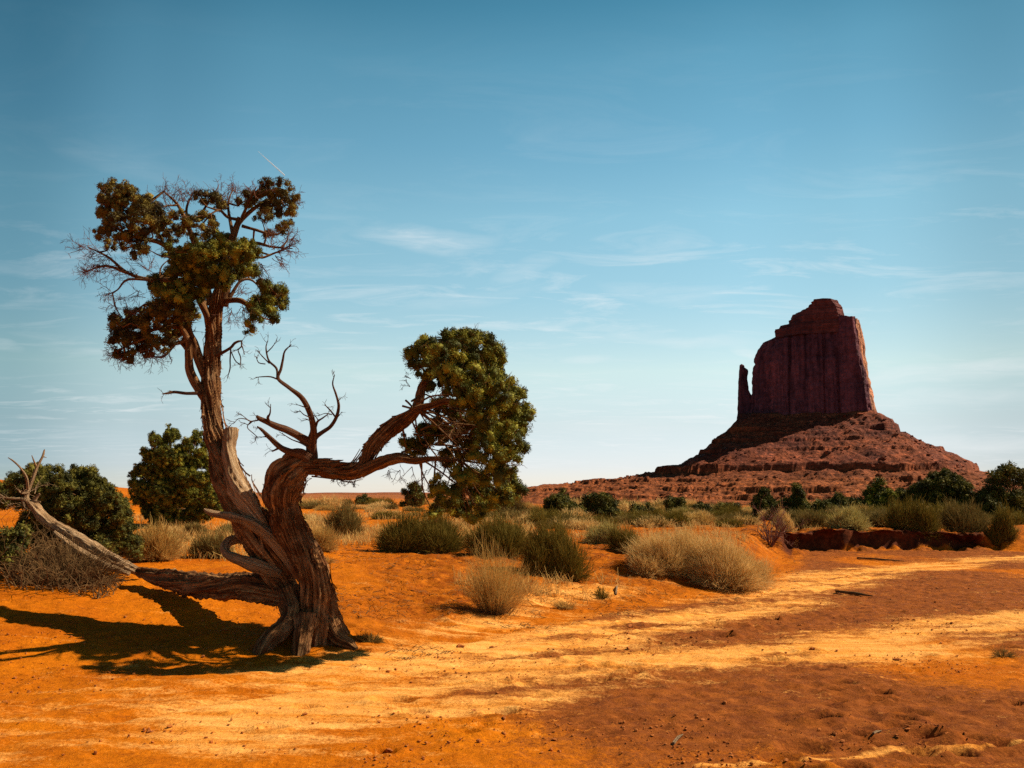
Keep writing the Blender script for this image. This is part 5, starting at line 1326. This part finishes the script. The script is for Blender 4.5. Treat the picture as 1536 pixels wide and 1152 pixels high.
# ------------------------------------------------------------------ loose stones, litter, sticks, contrail
def build_litter():
    rng = np.random.default_rng(101)
    n = 30000
    y = 4.3 * np.exp(rng.random(n) * math.log(28 / 4.3)); x = (rng.uniform(-900, 900, n)) / F_PX * y
    dens = fbm(x * 0.8, y * 0.8, 0, 4, 102); keep = rng.random(n) < np.clip(-0.05 + 2.4 * dens, 0.01, 1)
    x, y = x[keep], y[keep]; z = height(x, y)
    r = np.clip(np.exp(rng.normal(math.log(0.0062), 0.5, len(x))), 0.003, 0.024)
    mb = MB(); stones(mb, np.stack([x, y, z + r * 0.25 + 0.004], -1), r, rng, 0.62)
    tag(mb.build('gravel', M_STONE, smooth=False), 'reddish grit and small stones scattered over the wash', 'gravel', kind='stuff')
    n = 11000                                              # dry plant litter on the mound
    y = 8.5 * np.exp(rng.random(n) * math.log(24 / 8.5)); x = rng.uniform(-320, 420, n) / F_PX * y
    d, w = edge_dist(x, y); keep = (d > -0.6) & (fbm(x * 1.3, y * 1.3, 0, 3, 103) > -0.05)
    x, y = x[keep], y[keep]; b = np.stack([x, y, height(x, y) + 0.012], -1)
    dd = np.stack([rng.normal(0, 1, len(x)), rng.normal(0, 1, len(x)), rng.normal(0, 0.15, len(x))], -1); dd /= np.linalg.norm(dd, axis=1)[:, None]
    mb = MB(); L = rng.uniform(0.03, 0.14, len(x))[:, None]
    ribbons(mb, np.stack([b, b + dd * L * 0.5 + np.array([0, 0, 0.012]), b + dd * L], 1), 0.008, rng, rng.random(len(x)))
    tag(mb.build('plant_litter', M_BRUSH), 'dry stalks and litter lying on the orange mound', 'litter', kind='stuff')
    # single sticks
    def stick(a, b, r, label, mat, bend=0.02):
        p, q = G(*a), G(*b); m = (p + q) / 2
        for v in (p, q, m): v[2] = gz(v[0], v[1]) + r
        m = m + np.array([0, bend, 0.01]); mb = MB(); tube(mb, [p, m, q], [r, r * 1.1, r * 0.5], n=9, step=0.03, ridge=0.2, lump=0.2)
        mb_c = p; tag(mb.build('stick', mat, origin=mb_c), label, 'stick')
    stick((1254, 889), (1309, 896), 0.022, 'dark crooked stick lying on the crusted sand near the pale band', M_BRUSH, 0.06)
    stick((1286, 838), (1356, 843), 0.02, 'thin dark stick lying in front of the cut bank', M_BRUSH, 0.03)
    stick((924, 893), (926, 882), 0.016, 'short pale stick beside the tiny green plant', M_DEAD, 0.0)
    stick((1310, 1102), (1322, 1098), 0.008, 'small whitish twig on the dark crust near the hoof prints', M_DEAD, 0.0)
    stick((1010, 1118), (1024, 1104), 0.010, 'small grey twig on the dark crust at the bottom of the wash', M_DEAD, 0.0)
    # single stones
    for i, (px, py, rp, lab) in enumerate(((944, 940, 5, 'dark flat stone on the pale sand below the straw dome'), (1073, 942, 3.5, 'small dark stone on the pale sand below the straw dome right end'), (1218, 973, 4, 'small dark stone at the edge of the dark crust'),
                                           (224, 1098, 6, 'dark clod lying in the pale rut at the lower left'), (737, 972, 7, 'flat dark clod lying before the leafless dry bush'), (690, 970, 6, 'flat brown clod left of the one before the leafless bush'),
                                           (1345, 990, 5, 'small stone on dark crust right of the wash'), (582, 1126, 6, 'rough brown clod at the bottom edge of the wash'))):
        p = G(px, py); r = rp * p[1] / F_PX; mb = MB()
        stones(mb, np.array([p + np.array([0, 0, r * 0.2])]), np.array([r]), rng, 0.5); stones(mb, np.array([p + np.array([r * 0.8, 0.0, r * 0.1])]), np.array([r * 0.6]), rng, 0.5)
        tag(mb.build('stone', M_STONE, origin=p, smooth=False), lab, 'stone')
    a, b = P(387, 227, 9000.0), P(427, 263, 9000.0)
    mb = MB(); tube(mb, [a, a + (b - a) * 0.5, b], [1.5, 5.0, 6.5], n=10, step=40)
    tag(mb.build('contrail', M_TRAIL, origin=a), 'short white contrail in the sky above the upright crown', 'contrail')


M_TRAIL = mat_plain('ice_trail', (0.9, 0.9, 0.9), (0.85, 0.87, 0.9), 0.01)
_t = NT(M_TRAIL.node_tree)                                 # thin ice cloud: half see-through
_m = _t.node('ShaderNodeMixShader', {0: 0.45, 1: _t.n['Principled BSDF'].outputs[0], 2: _t.node('ShaderNodeBsdfTransparent').outputs[0]})
_t.l.new(_m.outputs[0], _t.n['Material Output'].inputs[0])
build_litter()
